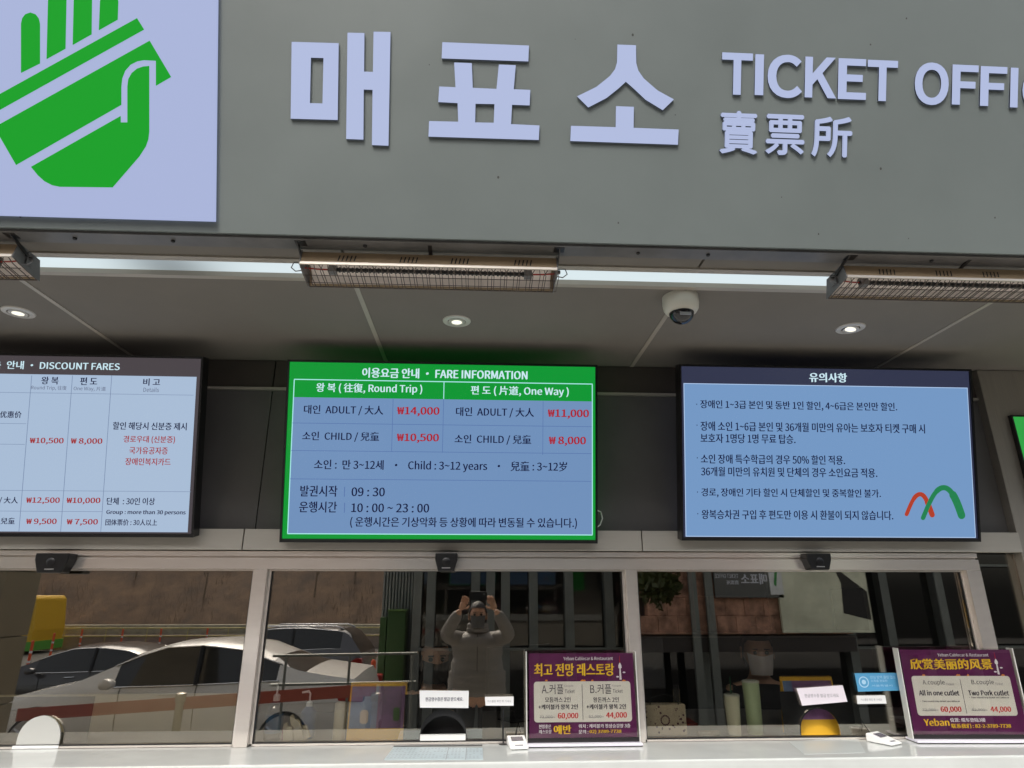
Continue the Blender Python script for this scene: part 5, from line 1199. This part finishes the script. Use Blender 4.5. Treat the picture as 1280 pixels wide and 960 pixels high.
# evergreen shrub and red leaf bank reflected right
def leafy(name, label, loc, R3, n, m_, seed, leaf=.07):
    rnd = random.Random(seed); t = thing(name, label, 'shrub', loc)
    MB().tube([(0, 0, -R3[2]*1.2), (0, 0, 0)], [.06, .03], 6).build('stem', M_twig, t, local=True)
    c = MB()
    for k in range(n):
        v = Vector((rnd.gauss(0, 1), rnd.gauss(0, 1), rnd.gauss(0, 1))).normalized()*rnd.random()**.4; v = Vector((v.x*R3[0], v.y*R3[1], v.z*R3[2]))*(1+.2*math.sin(k*.37))
        u = Vector((rnd.uniform(-1, 1), rnd.uniform(-1, 1), rnd.uniform(-1, 1))).normalized()*leaf; w_ = u.orthogonal().normalized()*leaf*.5
        c.add([v-u, v+w_, v+u, v-w_], [(0, 1, 2, 3)])
    c.build('foliage', m_, t, local=True)
p = mir(822, 728, 6.6); leafy('evergreen_shrub', 'dark green shrub reflected at the top of the right window', p, (.3, .3, .3), 900, mat('dark_green_leaves', (.05, .07, .015), .6, var=.4, scale=4), 3)

M_bw = mat('red_brown_brick_face', (.5, .27, .18), .85, var=.75, scale=5, bump=.9, bscale=14)
t = thing('brick_planter_wall', 'red brown rough wall reflected in the upper part of the right window', 'wall', (mir(930, 750, 7.4).x, -7.4, 1.5))
xa_, xb2, zlo = mir(797, 760, 7.4).x, mir(1062, 760, 7.4).x, mir(930, 793, 7.4).z
nb = 11
for i in range(nb):
    for j in range(6):
        u0 = xa_+(xb2-xa_)*(i+(j % 2)*.5)/nb; u1 = min(xb2, u0+(xb2-xa_)/nb-.003); h0 = (2.6-zlo)/6
        MB().box(u0, u1, -7.6, -7.4+random.uniform(0, .02), zlo+j*h0+.0015, zlo+(j+1)*h0-.0015).build('stone', M_bw, t, bevel=.008)
MB().box(xa_, xb2, -7.7, -7.61, zlo-.25, 2.6).box(xa_, xb2, -7.7, -7.36, zlo-.25, zlo-.02).build('backing_beam', mat('dark_beam', (.05, .04, .035), .7), t)
for px in (868, 888): MB().box(mir(px, 760, 7.3).x-.06, mir(px, 760, 7.3).x+.06, -7.34, -7.28, -.4, 2.7).build('upright', M_post, t)
gx0, gx1 = mir(975, 750, 7.3).x, mir(1087, 750, 7.3).x
t = thing('pale_green_screen', 'pale grey green panel reflected at the top of the right window', 'panel', ((gx0+gx1)/2, -7.3, zlo))
MB().box(gx0, gx1, -7.36, -7.3, mir(1030, 791, 7.3).z, 2.5).build('panel_face', mat('grey_green_panel', (.85, .84, .62), .7, var=.35, scale=1.6), t)
MB().add([(gx1-.02, -7.295, 1.62), (gx1-.5, -7.295, 2.0), (gx1-.42, -7.295, 1.75), (gx1-.45, -7.295, 1.3), (gx1-.02, -7.295, 1.2)], [(0, 1, 2, 3, 4)]).build('dark_cutout', M_innerd, t)
# second ticket office sign over there, facing the booth (mirrored in the glass)
sx0_, sx1_ = mir(893, 730, 7.3).x, mir(978, 730, 7.3).x
t = thing('small_office_sign', 'grey sign with small white letters and square green emblem, mirrored in the right window', 'sign', (sx1_, -7.3, mir(930, 747, 7.3).z), (0, 0, math.pi))
W_ = sx1_-sx0_; H_ = .45
MB().box(0, W_, 0, .03, 0, H_).build('board', mat('sign_board_grey', (.12, .12, .11), .5), t, local=True)
MG_ = mat('lit_small_white', (.7, .7, .75), .4)
lettering_local('매표소', W_*.22, W_*.60, H_*.62, H_*.36, MG_, t, .002, .02); lettering_local('TICKET OFFICE', W_*.64, W_*.98, H_*.72, H_*.14, MG_, t, .002, .01); lettering_local('賣票所', W_*.64, W_*.82, H_*.5, H_*.14, MG_, t, .002, .01)
MB().box(W_*.0, W_*.19, -.01, -.0005, H_*.1, H_*.98).build('emblem_panel', M_white, t, local=True)
MB().add([(W_*.05, -.012, H_*.98), (W_*.09, -.012, H_*.98), (W_*.13, -.012, H_*.45), (W_*.1, -.012, H_*.35)], [(0, 1, 2, 3)]).build('green_stroke', mat('green_stroke', (.03, .3, .06), .5), t, local=True)
t = thing('desk_monitor', 'black computer monitor turned sideways beside the middle clerk', 'monitor', (hy(650, 850, .5).x, .5, ZT))
MB().box(-.2, .2, -.012, .012, .09, .33).build('screen', M_black, t, local=True, bevel=.004); MB().box(-.02, .02, -.01, .02, .006, .09).box(-.09, .09, -.06, .06, 0, .006).build('stand', M_black, t, local=True); t.rotation_euler = (0, 0, R(35))
t = thing('paper_stack', 'stack of papers on the desk behind the Chinese poster', 'papers', (hy(1150, 900, .3).x, .3, ZT))
for k in range(5): MB().box(-.1, .11, -.07, .075, .001+k*.004, .0045+k*.004, Matrix.Rotation(R(random.uniform(-6, 6)), 4, 'Z')).build('sheet', M_paper, t, local=True)
write_all_texts()
